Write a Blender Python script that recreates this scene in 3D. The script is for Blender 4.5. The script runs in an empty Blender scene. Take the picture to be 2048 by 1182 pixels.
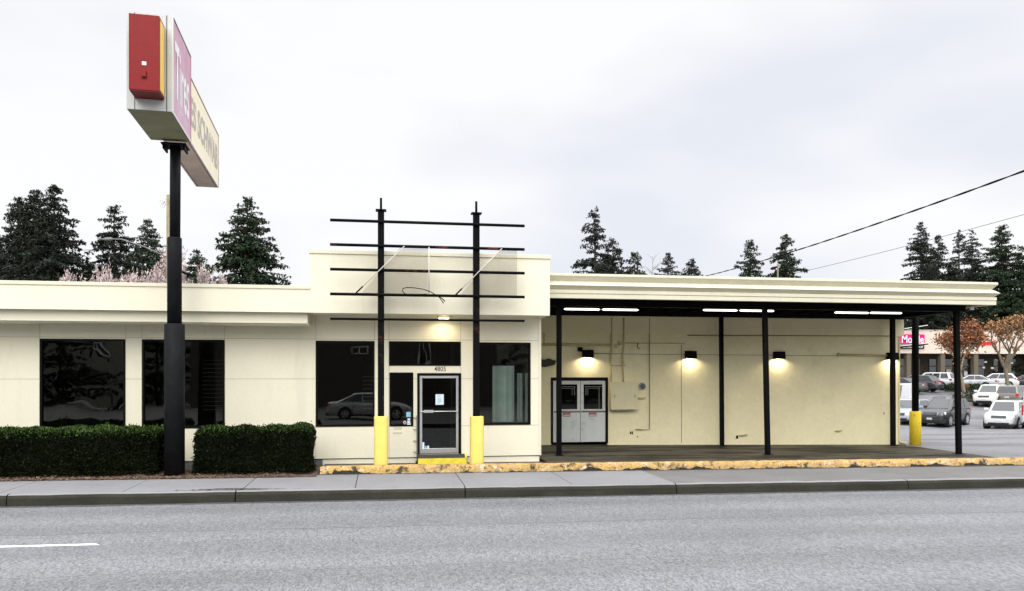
import bpy, math, random
import numpy as np
from mathutils import Vector, Matrix
R = math.radians
scene = bpy.context.scene
C = bpy.data.collections.new("Scene"); scene.collection.children.link(C)

# ------------------------------------------------------------------ camera
TH = R(9.35); F = 1590.0; HC = 2.3
cam = bpy.data.cameras.new("camera"); camo = bpy.data.objects.new("camera", cam); C.objects.link(camo)
cam.sensor_width = 36; cam.lens = F/2048*36; cam.shift_y = 159/2048; cam.clip_end = 3000; cam.clip_start = .1
camo.location = (0, 0, HC); camo.rotation_euler = (R(90), 0, -TH)
scene.camera = camo
scene.render.resolution_x = 1024; scene.render.resolution_y = 591

# ------------------------------------------------------------------ sky, sun, exposure
SUN_EL, SUN_AZ = 36, 200
w = bpy.data.worlds.new("World"); scene.world = w; w.use_nodes = True
nt = w.node_tree; nt.nodes.clear()
def wn(t, **k):
    n = nt.nodes.new(t)
    for a, b in k.items(): setattr(n, a, b)
    return n
out = wn('ShaderNodeOutputWorld'); tc = wn('ShaderNodeTexCoord')
sky = wn('ShaderNodeTexSky', sky_type='NISHITA', sun_disc=False, sun_elevation=R(SUN_EL), sun_rotation=R(SUN_AZ))
bg1 = wn('ShaderNodeBackground'); bg1.inputs[1].default_value = 0.1
nt.links.new(sky.outputs[0], bg1.inputs[0])
bg2 = wn('ShaderNodeBackground')
sep = wn('ShaderNodeSeparateXYZ'); nt.links.new(tc.outputs['Generated'], sep.inputs[0])
# overcast: brightness climbs to the zenith
mr = wn('ShaderNodeMapRange', interpolation_type='SMOOTHSTEP'); mr.inputs[1].default_value = .44; mr.inputs[2].default_value = 1
mr.inputs[3].default_value = 1.0; mr.inputs[4].default_value = 3.1
nt.links.new(sep.outputs[2], mr.inputs[0])
# the cloud is thinner and brighter on the sun's side, behind the photographer
mr2 = wn('ShaderNodeMapRange', interpolation_type='SMOOTHSTEP'); mr2.inputs[1].default_value = .25; mr2.inputs[2].default_value = -.8; mr2.inputs[3].default_value = 1; mr2.inputs[4].default_value = 2.25
nt.links.new(sep.outputs[1], mr2.inputs[0]); ml_ = wn('ShaderNodeMath', operation='MULTIPLY'); nt.links.new(mr.outputs[0], ml_.inputs[0]); nt.links.new(mr2.outputs[0], ml_.inputs[1])
nt.links.new(ml_.outputs[0], bg2.inputs[1])
mp = wn('ShaderNodeMapping'); mp.inputs['Scale'].default_value = (1, 1, 2.6); mp.inputs['Location'].default_value = (.35, .1, .2)
nz = wn('ShaderNodeTexNoise'); nz.inputs['Scale'].default_value = 2.1; nz.inputs['Detail'].default_value = 3; nz.inputs['Roughness'].default_value = .45
nt.links.new(tc.outputs['Generated'], mp.inputs[0]); nt.links.new(mp.outputs[0], nz.inputs[0])
cr = wn('ShaderNodeValToRGB'); cr.color_ramp.elements[0].position = .36; cr.color_ramp.elements[1].position = .56
cr.color_ramp.elements[0].color = (.80, .825, .885, 1); cr.color_ramp.elements[1].color = (.975, .978, .995, 1)
nt.links.new(nz.outputs[0], cr.inputs[0]); nt.links.new(cr.outputs[0], bg2.inputs[0])
mx = wn('ShaderNodeMixShader'); mx.inputs[0].default_value = .96
nt.links.new(bg1.outputs[0], mx.inputs[1]); nt.links.new(bg2.outputs[0], mx.inputs[2]); nt.links.new(mx.outputs[0], out.inputs[0])
sl = bpy.data.lights.new("sun", 'SUN'); sl.energy = 1.25; sl.angle = R(35); sl.color = (1, .96, .9)
so = bpy.data.objects.new("sun", sl); C.objects.link(so)
so.rotation_euler = (R(90-SUN_EL), 0, R(180-SUN_AZ))
so.location = (0, 0, 30)
scene.view_settings.view_transform = 'Standard'; scene.view_settings.look = 'None'
scene.view_settings.exposure = 0.06; scene.view_settings.gamma = 1

# ------------------------------------------------------------------ pixel <-> place (used to read places off the photograph)
def ray(px):
    a = (px-1024)/F
    return a*math.cos(TH)+math.sin(TH), math.cos(TH)-a*math.sin(TH)      # X, Y per unit depth
def onY(px, py, Y):
    rx, ry = ray(px); d = Y/ry
    return rx*d, HC+(750-py)*d/F
def atd(px, d):
    rx, ry = ray(px); return rx*d, ry*d
def zat(py, d): return HC+(750-py)*d/F

# ------------------------------------------------------------------ helpers
def link(o): C.objects.link(o); return o
def tag(o, label=None, cat=None, group=None, kind=None):
    if label: o['label'] = label
    if cat: o['category'] = cat
    if group: o['group'] = group
    if kind: o['kind'] = kind
    return o
def thing(name, label, cat, loc=(0,0,0), group=None):
    o = link(bpy.data.objects.new(name, None)); o.location = loc; o.empty_display_size = .2
    return tag(o, label, cat, group)
def wloc(o):
    v = Vector((0,0,0))
    while o: v += o.location; o = o.parent
    return v
class MB:
    def __init__(s): s.v = []; s.f = []; s.sm = []
    def add(s, vs, fs, smooth=False):
        b = len(s.v); s.v += [tuple(p) for p in vs]
        for f in fs: s.f.append([i+b for i in f]); s.sm.append(smooth)
        return s
    def box(s, x0, x1, y0, y1, z0, z1):
        if x0 > x1: x0, x1 = x1, x0
        if y0 > y1: y0, y1 = y1, y0
        if z0 > z1: z0, z1 = z1, z0
        return s.add([(x0,y0,z0),(x1,y0,z0),(x1,y1,z0),(x0,y1,z0),(x0,y0,z1),(x1,y0,z1),(x1,y1,z1),(x0,y1,z1)],
              [(0,3,2,1),(4,5,6,7),(0,1,5,4),(1,2,6,5),(2,3,7,6),(3,0,4,7)])
    def obox(s, o, a, b, c):      # corner + three edge vectors
        o, a, b, c = map(Vector, (o, a, b, c))
        P = [o, o+a, o+a+b, o+b, o+c, o+a+c, o+a+b+c, o+b+c]
        return s.add(P, [(0,3,2,1),(4,5,6,7),(0,1,5,4),(1,2,6,5),(2,3,7,6),(3,0,4,7)])
    def quad(s, *p, smooth=False): return s.add(p, [tuple(range(len(p)))], smooth)
    def tube(s, pts, r, n=10, caps=True, smooth=True):
        pts = [Vector(p) for p in pts]; m = len(pts)
        rs = r if isinstance(r, (list, tuple)) else [r]*m
        b = len(s.v); up = None
        for i, p in enumerate(pts):
            d = (pts[min(i+1, m-1)]-pts[max(i-1, 0)]).normalized()
            if up is None:
                up = Vector((0,0,1)) if abs(d.z) < .9 else Vector((1,0,0))
            a = d.cross(up).normalized(); c = a.cross(d).normalized(); up = c
            for k in range(n):
                t = 2*math.pi*k/n; s.v.append(tuple(p+(a*math.cos(t)+c*math.sin(t))*rs[i]))
        for i in range(m-1):
            for k in range(n):
                k2 = (k+1) % n
                s.f.append([b+i*n+k, b+i*n+k2, b+(i+1)*n+k2, b+(i+1)*n+k]); s.sm.append(smooth)
        if caps:
            s.f.append([b+k for k in range(n)]); s.sm.append(False)
            s.f.append([b+(m-1)*n+k for k in reversed(range(n))]); s.sm.append(False)
        return s
    def prism(s, poly, axis, lo, hi):
        n = len(poly)
        def P(a, b, c):
            return {'x': (c, a, b), 'y': (a, c, b), 'z': (a, b, c)}[axis]
        vs = [P(a, b, lo) for a, b in poly]+[P(a, b, hi) for a, b in poly]
        fs = [tuple(range(n)), tuple(range(2*n-1, n-1, -1))]+[(i, (i+1) % n, (i+1) % n+n, i+n) for i in range(n)]
        return s.add(vs, fs)
    def build(s, name, mat, parent=None, bevel=0, fix=True):
        off = wloc(parent) if parent else Vector((0,0,0))
        me = bpy.data.meshes.new(name)
        me.from_pydata([(a-off.x, b-off.y, c-off.z) for a, b, c in s.v], [], s.f)
        me.polygons.foreach_set('use_smooth', s.sm)
        if fix:
            import bmesh
            bm = bmesh.new(); bm.from_mesh(me); bmesh.ops.recalc_face_normals(bm, faces=bm.faces); bm.to_mesh(me); bm.free()
        me.materials.append(mat); me.update()
        o = link(bpy.data.objects.new(name, me)); o.parent = parent
        if bevel:
            m = o.modifiers.new('bevel', 'BEVEL'); m.width = bevel; m.segments = 2; m.limit_method = 'ANGLE'
            if hasattr(m, 'harden_normals'): m.harden_normals = False
        return o
def quads_mesh(name, V, mat, parent=None, n=4):
    """V: (N, n, 3) array of loose faces"""
    V = np.asarray(V, dtype=np.float32); N = len(V)
    if parent: 
        o_ = wloc(parent); V = V-np.array([o_.x, o_.y, o_.z], dtype=np.float32)
    me = bpy.data.meshes.new(name)
    me.vertices.add(N*n); me.vertices.foreach_set('co', V.reshape(-1))
    me.loops.add(N*n); me.loops.foreach_set('vertex_index', np.arange(N*n, dtype=np.int32))
    me.polygons.add(N); me.polygons.foreach_set('loop_start', np.arange(0, N*n, n, dtype=np.int32))
    me.update(calc_edges=True); me.validate(); me.materials.append(mat)
    o = link(bpy.data.objects.new(name, me)); o.parent = parent
    return o
def copy_tree(o, parent=None):
    c = o.copy(); C.objects.link(c); c.parent = parent
    for ch in list(o.children): copy_tree(ch, c)
    return c
def text(s, mat, parent, org, xd, yd, height=None, width=None, name='lettering', off=0.0, ext=.004, shear=0, align=0):
    cu = bpy.data.curves.new('t', 'FONT'); cu.body = s; cu.size = 1; cu.offset = off; cu.extrude = 0; cu.shear = shear; cu.resolution_u = 4
    to = bpy.data.objects.new('t', cu); C.objects.link(to)
    bpy.context.view_layer.update()
    me = bpy.data.meshes.new_from_object(to.evaluated_get(bpy.context.evaluated_depsgraph_get()))
    bpy.data.objects.remove(to)
    co = np.array([v.co[:] for v in me.vertices]); mn = co.min(0); mxx = co.max(0); sz = mxx-mn
    sx = sy = 1
    if height: sy = sx = height/sz[1]
    if width: sx = width/sz[0]; sy = sy if height else sx
    xd = Vector(xd).normalized(); yd = Vector(yd).normalized(); nrm = xd.cross(yd); org = Vector(org); off_ = wloc(parent)
    for v in me.vertices:
        a = (v.co.x-mn[0]-(sz[0]/2 if align else 0))*sx; b = (v.co.y-mn[1])*sy
        v.co = org-off_+xd*a+yd*b+nrm*ext
    me.materials.clear(); me.materials.append(mat)
    o = link(bpy.data.objects.new(name, me)); o.parent = parent
    return o

# ------------------------------------------------------------------ materials
def mat(name, col, rough=.6, metal=0, spec=.22, noise=None, bump=None, stain=None, emit=None, coat=0, island=0, alpha=None):
    """noise: (scale, amount) light/dark mottling of the colour; bump: (scale, distance); stain: (scale, colour, lo, hi)"""
    m = bpy.data.materials.new(name); m.use_nodes = True; t = m.node_tree; b = t.nodes['Principled BSDF']
    b.inputs['Roughness'].default_value = rough; b.inputs['Metallic'].default_value = metal
    b.inputs['Specular IOR Level'].default_value = spec; b.inputs['Coat Weight'].default_value = coat
    b.inputs['Base Color'].default_value = (*col, 1)
    tc = t.nodes.new('ShaderNodeTexCoord'); src = None
    def nz(scale, detail=5, rg=.6, vec=None):
        n = t.nodes.new('ShaderNodeTexNoise'); n.inputs['Scale'].default_value = scale; n.inputs['Detail'].default_value = detail; n.inputs['Roughness'].default_value = rg
        t.links.new(vec or tc.outputs['Object'], n.inputs['Vector']); return n.outputs[0]
    def mul(cs, fac, amt):
        r = t.nodes.new('ShaderNodeMapRange'); r.inputs[1].default_value = .3; r.inputs[2].default_value = .7
        r.inputs[3].default_value = 1-amt; r.inputs[4].default_value = 1+amt
        t.links.new(fac, r.inputs[0])
        h = t.nodes.new('ShaderNodeVectorMath'); h.operation = 'SCALE'
        if cs is None: h.inputs[0].default_value = col
        else: t.links.new(cs, h.inputs[0])
        t.links.new(r.outputs[0], h.inputs['Scale']); return h.outputs[0]
    if noise:
        ns = noise if isinstance(noise, list) else [noise]
        for sc, am in ns: src = mul(src, nz(sc), am)
    if island:
        g = t.nodes.new('ShaderNodeNewGeometry'); r = t.nodes.new('ShaderNodeMapRange')
        r.inputs[3].default_value = 1-island; r.inputs[4].default_value = 1+island
        t.links.new(g.outputs['Random Per Island'], r.inputs[0])
        h = t.nodes.new('ShaderNodeVectorMath'); h.operation = 'SCALE'
        if src is None: h.inputs[0].default_value = col
        else: t.links.new(src, h.inputs[0])
        t.links.new(r.outputs[0], h.inputs['Scale']); src = h.outputs[0]
    if stain:
        for st in (stain if isinstance(stain, list) else [stain]):
            sc, c2, lo, hi = st[:4]; vec = None
            if len(st) > 4:
                mp = t.nodes.new('ShaderNodeMapping'); mp.inputs['Scale'].default_value = st[4]; t.links.new(tc.outputs['Object'], mp.inputs[0]); vec = mp.outputs[0]
            r = t.nodes.new('ShaderNodeMapRange'); r.inputs[1].default_value = lo; r.inputs[2].default_value = hi
            t.links.new(nz(sc, 6, .65, vec), r.inputs[0])
            x = t.nodes.new('ShaderNodeMix'); x.data_type = 'RGBA'; t.links.new(r.outputs[0], x.inputs[0])
            if src is None: x.inputs[6].default_value = (*col, 1)
            else: t.links.new(src, x.inputs[6])
            x.inputs[7].default_value = (*c2, 1); src = x.outputs[2]
    if src is not None: t.links.new(src, b.inputs['Base Color'])
    if bump:
        bs = bump if isinstance(bump, list) else [bump]; prev = None
        for sc, ds in bs:
            n = t.nodes.new('ShaderNodeBump'); n.inputs['Distance'].default_value = ds; n.inputs['Strength'].default_value = 1
            t.links.new(nz(sc, 3), n.inputs['Height'])
            if prev: t.links.new(prev, n.inputs['Normal'])
            prev = n.outputs[0]
        t.links.new(prev, b.inputs['Normal'])
    if emit:
        b.inputs['Emission Color'].default_value = (*emit[0], 1); b.inputs['Emission Strength'].default_value = emit[1]
    return m
def glass_mat(name, tint, wave=0.0, gl=1.0, refl=(1,1,1), sc=1.3):
    m = bpy.data.materials.new(name); m.use_nodes = True; t = m.node_tree; t.nodes.clear()
    o = t.nodes.new('ShaderNodeOutputMaterial'); mx = t.nodes.new('ShaderNodeMixShader'); fr = t.nodes.new('ShaderNodeFresnel'); fr.inputs[0].default_value = 1.5*gl
    tr = t.nodes.new('ShaderNodeBsdfTransparent'); tr.inputs[0].default_value = (*tint, 1)
    g = t.nodes.new('ShaderNodeBsdfGlossy'); g.inputs['Roughness'].default_value = .0; g.inputs[0].default_value = (*refl, 1)
    if wave:
        tc = t.nodes.new('ShaderNodeTexCoord'); n = t.nodes.new('ShaderNodeTexNoise'); n.inputs['Scale'].default_value = sc; n.inputs['Detail'].default_value = 1
        t.links.new(tc.outputs['Object'], n.inputs[0])
        b = t.nodes.new('ShaderNodeBump'); b.inputs['Distance'].default_value = wave; t.links.new(n.outputs[0], b.inputs['Height'])
        t.links.new(b.outputs[0], g.inputs['Normal'])
    t.links.new(fr.outputs[0], mx.inputs[0]); t.links.new(tr.outputs[0], mx.inputs[1]); t.links.new(g.outputs[0], mx.inputs[2]); t.links.new(mx.outputs[0], o.inputs[0])
    return m
M = {}
M['cream'] = mat('cream_paint', (.72,.68,.53), .75, spec=.12, noise=[(.7,.03),(14,.025)], bump=[(60,.0012),(1.2,.006)], stain=[(1.3,(.62,.58,.44),.56,.85,(1,1,.25)),(3.2,(.52,.48,.36),.63,.9,(2.5,1,.12)),(9,(.5,.46,.36),.72,.82)])
M['trim'] = mat('cream_trim', (.67,.635,.49), .6, spec=.2, noise=(1.2,.03))
M['ribtrim'] = mat('canopy_trim', (.59,.56,.43), .65, spec=.15, noise=[(1.2,.04),(9,.03)], stain=(2.2,(.46,.43,.32),.6,.8,(.3,1,3)))
M['baygroove'] = mat('bay_groove', (.16,.135,.07), .9)
M['seam'] = mat('wall_seam', (.35,.33,.26), .9)
M['bay'] = mat('bay_shade_tint', (.78,.705,.45), .8, spec=.15, noise=[(.6,.06),(9,.04)], bump=[(45,.002),(3,.01)], stain=[(1.1,(.62,.55,.32),.6,.85)])  # wall cream with the bay's yellow shade and lamp tint in its colour
M['baypipe'] = mat('bay_pipe_paint', (.50,.44,.24), .6, noise=(5,.08))
M['black'] = mat('black_paint', (.003,.003,.0035), .6, spec=.07, noise=(6,.3), bump=(30,.0008))
M['blackrust'] = mat('black_rusty_paint', (.003,.003,.0035), .6, spec=.07, stain=(1.6,(.12,.035,.025),.58,.68))
M['polepaint'] = mat('pole_paint', (.006,.007,.008), .62, spec=.12, noise=[(3,.35),(30,.2)], bump=(14,.002), stain=(4,(.014,.016,.013),.55,.8,(1,1,.3)))
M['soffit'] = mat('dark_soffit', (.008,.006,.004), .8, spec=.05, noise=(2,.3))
M['alu'] = mat('aluminium', (.62,.63,.64), .35, metal=.85, noise=(8,.06))
M['greydoor'] = mat('grey_door_paint', (.58,.60,.575), .55, noise=(3,.05), stain=(3.5,(.36,.38,.36),.55,.8))
M['frame'] = mat('black_window_frame', (.003,.003,.003), .5, spec=.1)
M['glass'] = glass_mat('window_glass', (.42,.45,.43), .0055, 1.12, sc=1.1)
M['glassflat'] = glass_mat('window_glass_flat', (.42,.45,.43), .0012, 1.12, sc=1.1)
M['glassclear'] = glass_mat('window_glass_clear', (.72,.76,.74), .0012, 1.12, sc=1.1)
M['doorglass'] = glass_mat('door_glass', (.3,.32,.31), .0, 1.0)
M['inner'] = mat('interior_wall', (.16,.155,.12), .9, noise=(1,.1))
M['innerdark'] = mat('interior_dark', (.02,.02,.02), .9)
M['innergreen'] = mat('interior_green', (.20,.24,.19), .9, noise=(2,.15))
M['blind'] = mat('blind_slats', (.50,.60,.53), .7, noise=(1.5,.2), island=.35)
M['strip'] = mat('shelf_strip', (.5,.48,.42), .6)
M['yellow'] = mat('bollard_yellow', (.80,.60,.15), .55, noise=[(2.5,.05),(20,.04)], bump=(18,.004), stain=[(3,(.62,.42,.10),.55,.8),(7,(.42,.36,.2),.66,.76),(16,(.2,.17,.1),.72,.8)])
M['yellowold'] = mat('bollard_old_yellow', (.66,.48,.03), .6, noise=[(4,.10)], bump=(16,.006), stain=[(4,(.40,.30,.05),.55,.8),(9,(.15,.12,.04),.62,.72)])
M['redpaint'] = mat('sign_red', (.20,.005,.006), .45, noise=(5,.06), bump=(25,.002))
M['signwhite'] = mat('sign_white_metal', (.52,.53,.50), .5, noise=(3,.05), stain=(2.5,(.40,.40,.36),.58,.85,(1,1,.3)))
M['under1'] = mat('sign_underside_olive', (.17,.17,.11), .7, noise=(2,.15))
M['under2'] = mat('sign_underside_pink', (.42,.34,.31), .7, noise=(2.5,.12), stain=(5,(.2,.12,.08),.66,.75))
M['signyellow'] = mat('sign_yellow', (.85,.58,.13), .4)
M['signpink'] = mat('faded_pink_panel', (.50,.21,.30), .5, noise=(.9,.10), stain=(.6,(.60,.42,.53),.38,.62))
M['signcream'] = mat('faded_cream_panel', (.85,.76,.55), .4, noise=(1.5,.03))
M['letterwhite'] = mat('white_lettering', (.80,.77,.78), .4)
M['lettergrey'] = mat('faded_grey_lettering', (.42,.385,.34), .5)
M['letterblack'] = mat('black_lettering', (.02,.02,.02), .5)
M['paper'] = mat('paper', (.62,.72,.76), .8)
M['paperblue'] = mat('paper_print_blue', (.2,.35,.42), .8)
M['sred'] = mat('sticker_red', (.5,.05,.05), .6)
M['sblue'] = mat('sticker_blue', (.25,.5,.6), .6)
M['armgrey'] = mat('arm_grey', (.16,.165,.17), .6)
M['wsteel'] = mat('white_steel', (.50,.48,.44), .5, stain=(6,(.08,.05,.04),.6,.7))
M['mesh'] = mat('wire_mesh', (.26,.235,.17), .6, metal=.3)
M['lampglow'] = mat('warm_lamp_lens', (.9,.8,.6), .5, emit=((1,.80,.48), 14))
M['tube'] = mat('fluorescent_tube', (1,1,.95), .5, emit=((1,.97,.85), 2.6))
M['meterglass'] = mat('meter_glass', (.35,.38,.42), .1, spec=.8)
M['wood'] = mat('weathered_wood', (.22,.18,.12), .85, noise=[(4,.2)], stain=(5,(.1,.08,.05),.55,.7,(1,1,.1)))
M['bark'] = mat('bark', (.05,.04,.03), .9, noise=(6,.3))
M['barkgrey'] = mat('grey_bark', (.17,.15,.11), .9, noise=(6,.25))
M['needle'] = mat('needles_dark', (.012,.019,.010), .7, spec=.2, noise=(.35,.3), island=.45)
M['needle2'] = mat('needles_green', (.020,.036,.016), .7, spec=.2, noise=(.35,.3), island=.5)
M['needle3'] = mat('needles_far', (.020,.028,.021), .7, spec=.2, noise=(.35,.3), island=.45)
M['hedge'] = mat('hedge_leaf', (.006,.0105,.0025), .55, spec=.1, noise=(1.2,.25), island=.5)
M['hedgetop'] = mat('hedge_lit_top', (.045,.085,.014), .5, spec=.2, noise=(1.2,.3), island=.6)  # same leaves in lighter green: sky light painted on the hedge top
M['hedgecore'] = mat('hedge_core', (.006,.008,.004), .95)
M['orange'] = mat('autumn_leaves', (.25,.10,.045), .7, island=.55, noise=(.5,.3))
M['orange2'] = mat('tan_leaves', (.30,.165,.075), .7, island=.45, noise=(.5,.3))
M['pink'] = mat('pale_blossom', (.46,.375,.355), .8, island=.35, noise=(.5,.2))
M['fallen'] = mat('fallen_leaves', (.15,.095,.06), .9, island=.6)

# ================================================================== GROUND
def base(X): return -.0065*(X+1)
HY = [(19,0),(26.5,0),(35,-.38),(44,-.80),(50,-.60),(57,-.12),(66,.55),(74,1.06),(84,1.3),(160,1.4)]
def lot(X, Y):
    h = HY[-1][1]
    for (a, b), (c, d) in zip(HY, HY[1:]):
        if Y <= c:
            t = max(0, (Y-a)/(c-a)); t = t*t*(3-2*t) if False else t; h = b+(d-b)*t; break
    return -.013*(min(X, 22)-5)+h*min(1, max(0, (X-12)/8) if Y > 26.5 else 1)
def sheet(name, x0, x1, y0, y1, nx, ny, fz, m, kind='structure', xs=None):
    b = MB(); X = [x0+(x1-x0)*i/nx for i in range(nx+1)]; Y = [y0+(y1-y0)*j/ny for j in range(ny+1)]
    vs = [(x, y, fz(x, y)) for y in Y for x in X]; n = nx+1
    b.add(vs, [(j*n+i, j*n+i+1, (j+1)*n+i+1, (j+1)*n+i) for j in range(ny) for i in range(nx)], True)
    o = b.build(name, m, fix=False); tag(o, kind=kind); return o

def asphalt(name, lo, hi, rough, speck, aniso=None, fine=90, streaks=0, wet=None, mean_tint=(1,1,1)):
    m = bpy.data.materials.new(name); m.use_nodes = True; t = m.node_tree; b = t.nodes['Principled BSDF']
    tc = t.nodes.new('ShaderNodeTexCoord')
    def N(kind, **k):
        n = t.nodes.new(kind)
        for a, v in k.items():
            if a in n.inputs: n.inputs[a].default_value = v
        return n
    def mapped(scale):
        mp = N('ShaderNodeMapping'); mp.inputs['Scale'].default_value = scale; t.links.new(tc.outputs['Object'], mp.inputs[0]); return mp.outputs[0]
    v1 = N('ShaderNodeTexVoronoi', Scale=fine); t.links.new(mapped((1,.38,1)) if fine > 30 else tc.outputs['Object'], v1.inputs['Vector'])
    n1 = N('ShaderNodeTexNoise', Scale=fine*.35, Detail=4.0, Roughness=.75); t.links.new(mapped((1,.45,1)) if fine > 30 else tc.outputs['Object'], n1.inputs['Vector'])
    n2 = N('ShaderNodeTexNoise', Scale=1.0, Detail=4.0, Roughness=.6); t.links.new(mapped((.22,1.1,1)), n2.inputs['Vector'])
    sepc = N('ShaderNodeSeparateColor'); t.links.new(v1.outputs['Color'], sepc.inputs[0])
    a1 = N('ShaderNodeMath'); a1.operation = 'MULTIPLY_ADD'; a1.inputs[1].default_value = speck; t.links.new(sepc.outputs[0], a1.inputs[0])
    r1 = N('ShaderNodeMapRange'); r1.inputs[1].default_value = .3; r1.inputs[2].default_value = .7; r1.inputs[3].default_value = 0; r1.inputs[4].default_value = 1-speck
    t.links.new(n1.outputs[0], r1.inputs[0]); t.links.new(r1.outputs[0], a1.inputs[2])
    mix = N('ShaderNodeMix'); mix.data_type = 'RGBA'; mix.inputs[6].default_value = (*lo,1); mix.inputs[7].default_value = (*hi,1); t.links.new(a1.outputs[0], mix.inputs[0])
    r2 = N('ShaderNodeMapRange'); r2.inputs[1].default_value = .3; r2.inputs[2].default_value = .7; r2.inputs[3].default_value = .90; r2.inputs[4].default_value = 1.10
    t.links.new(n2.outputs[0], r2.inputs[0])
    sc = N('ShaderNodeVectorMath'); sc.operation = 'SCALE'; t.links.new(mix.outputs[2], sc.inputs[0]); t.links.new(r2.outputs[0], sc.inputs['Scale'])
    col = sc.outputs[0]
    if fine > 30:
        n5 = N('ShaderNodeTexNoise', Scale=30.0, Detail=3.0, Roughness=.7); t.links.new(mapped((.8,.36,1)), n5.inputs['Vector'])
        r5 = N('ShaderNodeMapRange'); r5.inputs[1].default_value = .615; r5.inputs[2].default_value = .64; t.links.new(n5.outputs[0], r5.inputs[0])
        n6 = N('ShaderNodeTexNoise', Scale=.5, Detail=3.0); t.links.new(mapped((.3,1,1)), n6.inputs['Vector'])
        r6 = N('ShaderNodeMapRange'); r6.inputs[1].default_value = .35; r6.inputs[2].default_value = .65; t.links.new(n6.outputs[0], r6.inputs[0])
        m5 = N('ShaderNodeMath'); m5.operation = 'MULTIPLY'; t.links.new(r5.outputs[0], m5.inputs[0]); t.links.new(r6.outputs[0], m5.inputs[1])
        mx5 = N('ShaderNodeMix'); mx5.data_type = 'RGBA'; t.links.new(m5.outputs[0], mx5.inputs[0]); t.links.new(col, mx5.inputs[6]); mx5.inputs[7].default_value = (.022,.023,.025,1); col = mx5.outputs[2]
        # tyre-darkened paths and two wandering seams along the street
        sx = N('ShaderNodeSeparateXYZ'); t.links.new(tc.outputs['Object'], sx.inputs[0])
        n7 = N('ShaderNodeTexNoise', Scale=.9, Detail=6.0, Roughness=.7); t.links.new(mapped((.5,.0,1)), n7.inputs['Vector'])
        def Mth(op, a, b_=0, c_=0):
            n = N('ShaderNodeMath'); n.operation = op
            for i, v_ in enumerate((a, b_, c_)):
                if hasattr(v_, 'links'): t.links.new(v_, n.inputs[i])
                else: n.inputs[i].default_value = v_
            return n.outputs[0]
        wob = Mth('MULTIPLY_ADD', n7.outputs[0], .5, -.25)
        yy = Mth('ADD', sx.outputs[1], wob)
        band = Mth('MULTIPLY_ADD', Mth('SINE', Mth('MULTIPLY', yy, 3.4)), .085, .96)
        for y0_, wd_, am_ in ((13.98, .022, .55), (11.05, .014, .35)):
            dist = Mth('ABSOLUTE', Mth('SUBTRACT', yy, y0_)); ln_ = Mth('LESS_THAN', dist, wd_)
            band = Mth('MULTIPLY', band, Mth('SUBTRACT', 1, Mth('MULTIPLY', ln_, Mth('MULTIPLY', n2.outputs[0], am_*1.6))))
        sc7 = N('ShaderNodeVectorMath'); sc7.operation = 'SCALE'; t.links.new(col, sc7.inputs[0]); t.links.new(band, sc7.inputs['Scale']); col = sc7.outputs[0]
    if wet:
        n3 = N('ShaderNodeTexNoise', Scale=wet[0], Detail=4.0); t.links.new(mapped((.5,1.2,1)), n3.inputs['Vector'])
        r3 = N('ShaderNodeMapRange'); r3.inputs[1].default_value = wet[1]; r3.inputs[2].default_value = wet[2]; t.links.new(n3.outputs[0], r3.inputs[0])
        mx2 = N('ShaderNodeMix'); mx2.data_type = 'RGBA'; t.links.new(r3.outputs[0], mx2.inputs[0]); t.links.new(col, mx2.inputs[6]); mx2.inputs[7].default_value = (*wet[3],1); col = mx2.outputs[2]
        r4 = N('ShaderNodeMapRange'); r4.inputs[3].default_value = rough; r4.inputs[4].default_value = wet[4]; t.links.new(r3.outputs[0], r4.inputs[0]); t.links.new(r4.outputs[0], b.inputs['Roughness'])
    else: b.inputs['Roughness'].default_value = rough
    t.links.new(col, b.inputs['Base Color'])
    bp = N('ShaderNodeBump'); bp.inputs['Distance'].default_value = .004; bp.inputs['Strength'].default_value = .8; t.links.new(n1.outputs[0], bp.inputs['Height']); t.links.new(bp.outputs[0], b.inputs['Normal'])
    return m
M['road'] = asphalt('road_asphalt', (.060,.062,.066), (.245,.252,.262), .68, .62, fine=55, wet=(.8,.6,.9,(.15,.155,.165),.6))
M['walk'] = mat('sidewalk_concrete', (.205,.205,.212), .7, noise=[(.8,.09),(30,.08)], bump=(60,.002), stain=[(1.6,(.20,.195,.19),.55,.75),(7,(.30,.30,.31),.6,.8)])
M['walkasph'] = mat('sidewalk_asphalt_patch', (.145,.142,.136), .75, noise=[(.8,.12),(25,.18)], bump=(50,.003), stain=(1.4,(.13,.125,.12),.55,.8))
M['kerb'] = mat('kerb_concrete', (.033,.032,.024), .85, spec=.1, noise=[(1.3,.2),(16,.15)], bump=(30,.004), stain=[(2,(.02,.02,.015),.5,.75,(.4,1,3)),(3,(.09,.088,.075),.68,.82)])
M['kerbyellow'] = mat('worn_yellow_kerb', (.46,.30,.10), .8, spec=.1, noise=[(3,.2),(20,.2)], bump=[(14,.02),(50,.006)], stain=[(2.6,(.40,.26,.12),.42,.62),(6.5,(.56,.46,.33),.56,.66),(3.4,(.05,.04,.028),.56,.66),(9,(.10,.075,.04),.56,.66),(24,(.06,.05,.03),.58,.66)])
M['lot'] = asphalt('lot_asphalt', (.10,.10,.105), (.25,.25,.26), .5, .4, fine=20, wet=(.35,.42,.62,(.12,.12,.125),.28))
M['bayfloor'] = mat('bay_floor', (.068,.060,.042), .65, spec=.12, noise=[(.5,.3),(8,.2)], bump=(9,.004), stain=[(.8,(.010,.009,.007),.47,.56,(.40,1.8,1)),(1.7,(.13,.12,.09),.62,.76,(.5,1.6,1)),(5,(.02,.018,.013),.6,.7)])
M['soil'] = mat('soil_and_mulch', (.075,.052,.04), .95, noise=[(3,.25),(25,.35)], bump=[(18,.03)], stain=(6,(.14,.10,.07),.5,.7))
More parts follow.
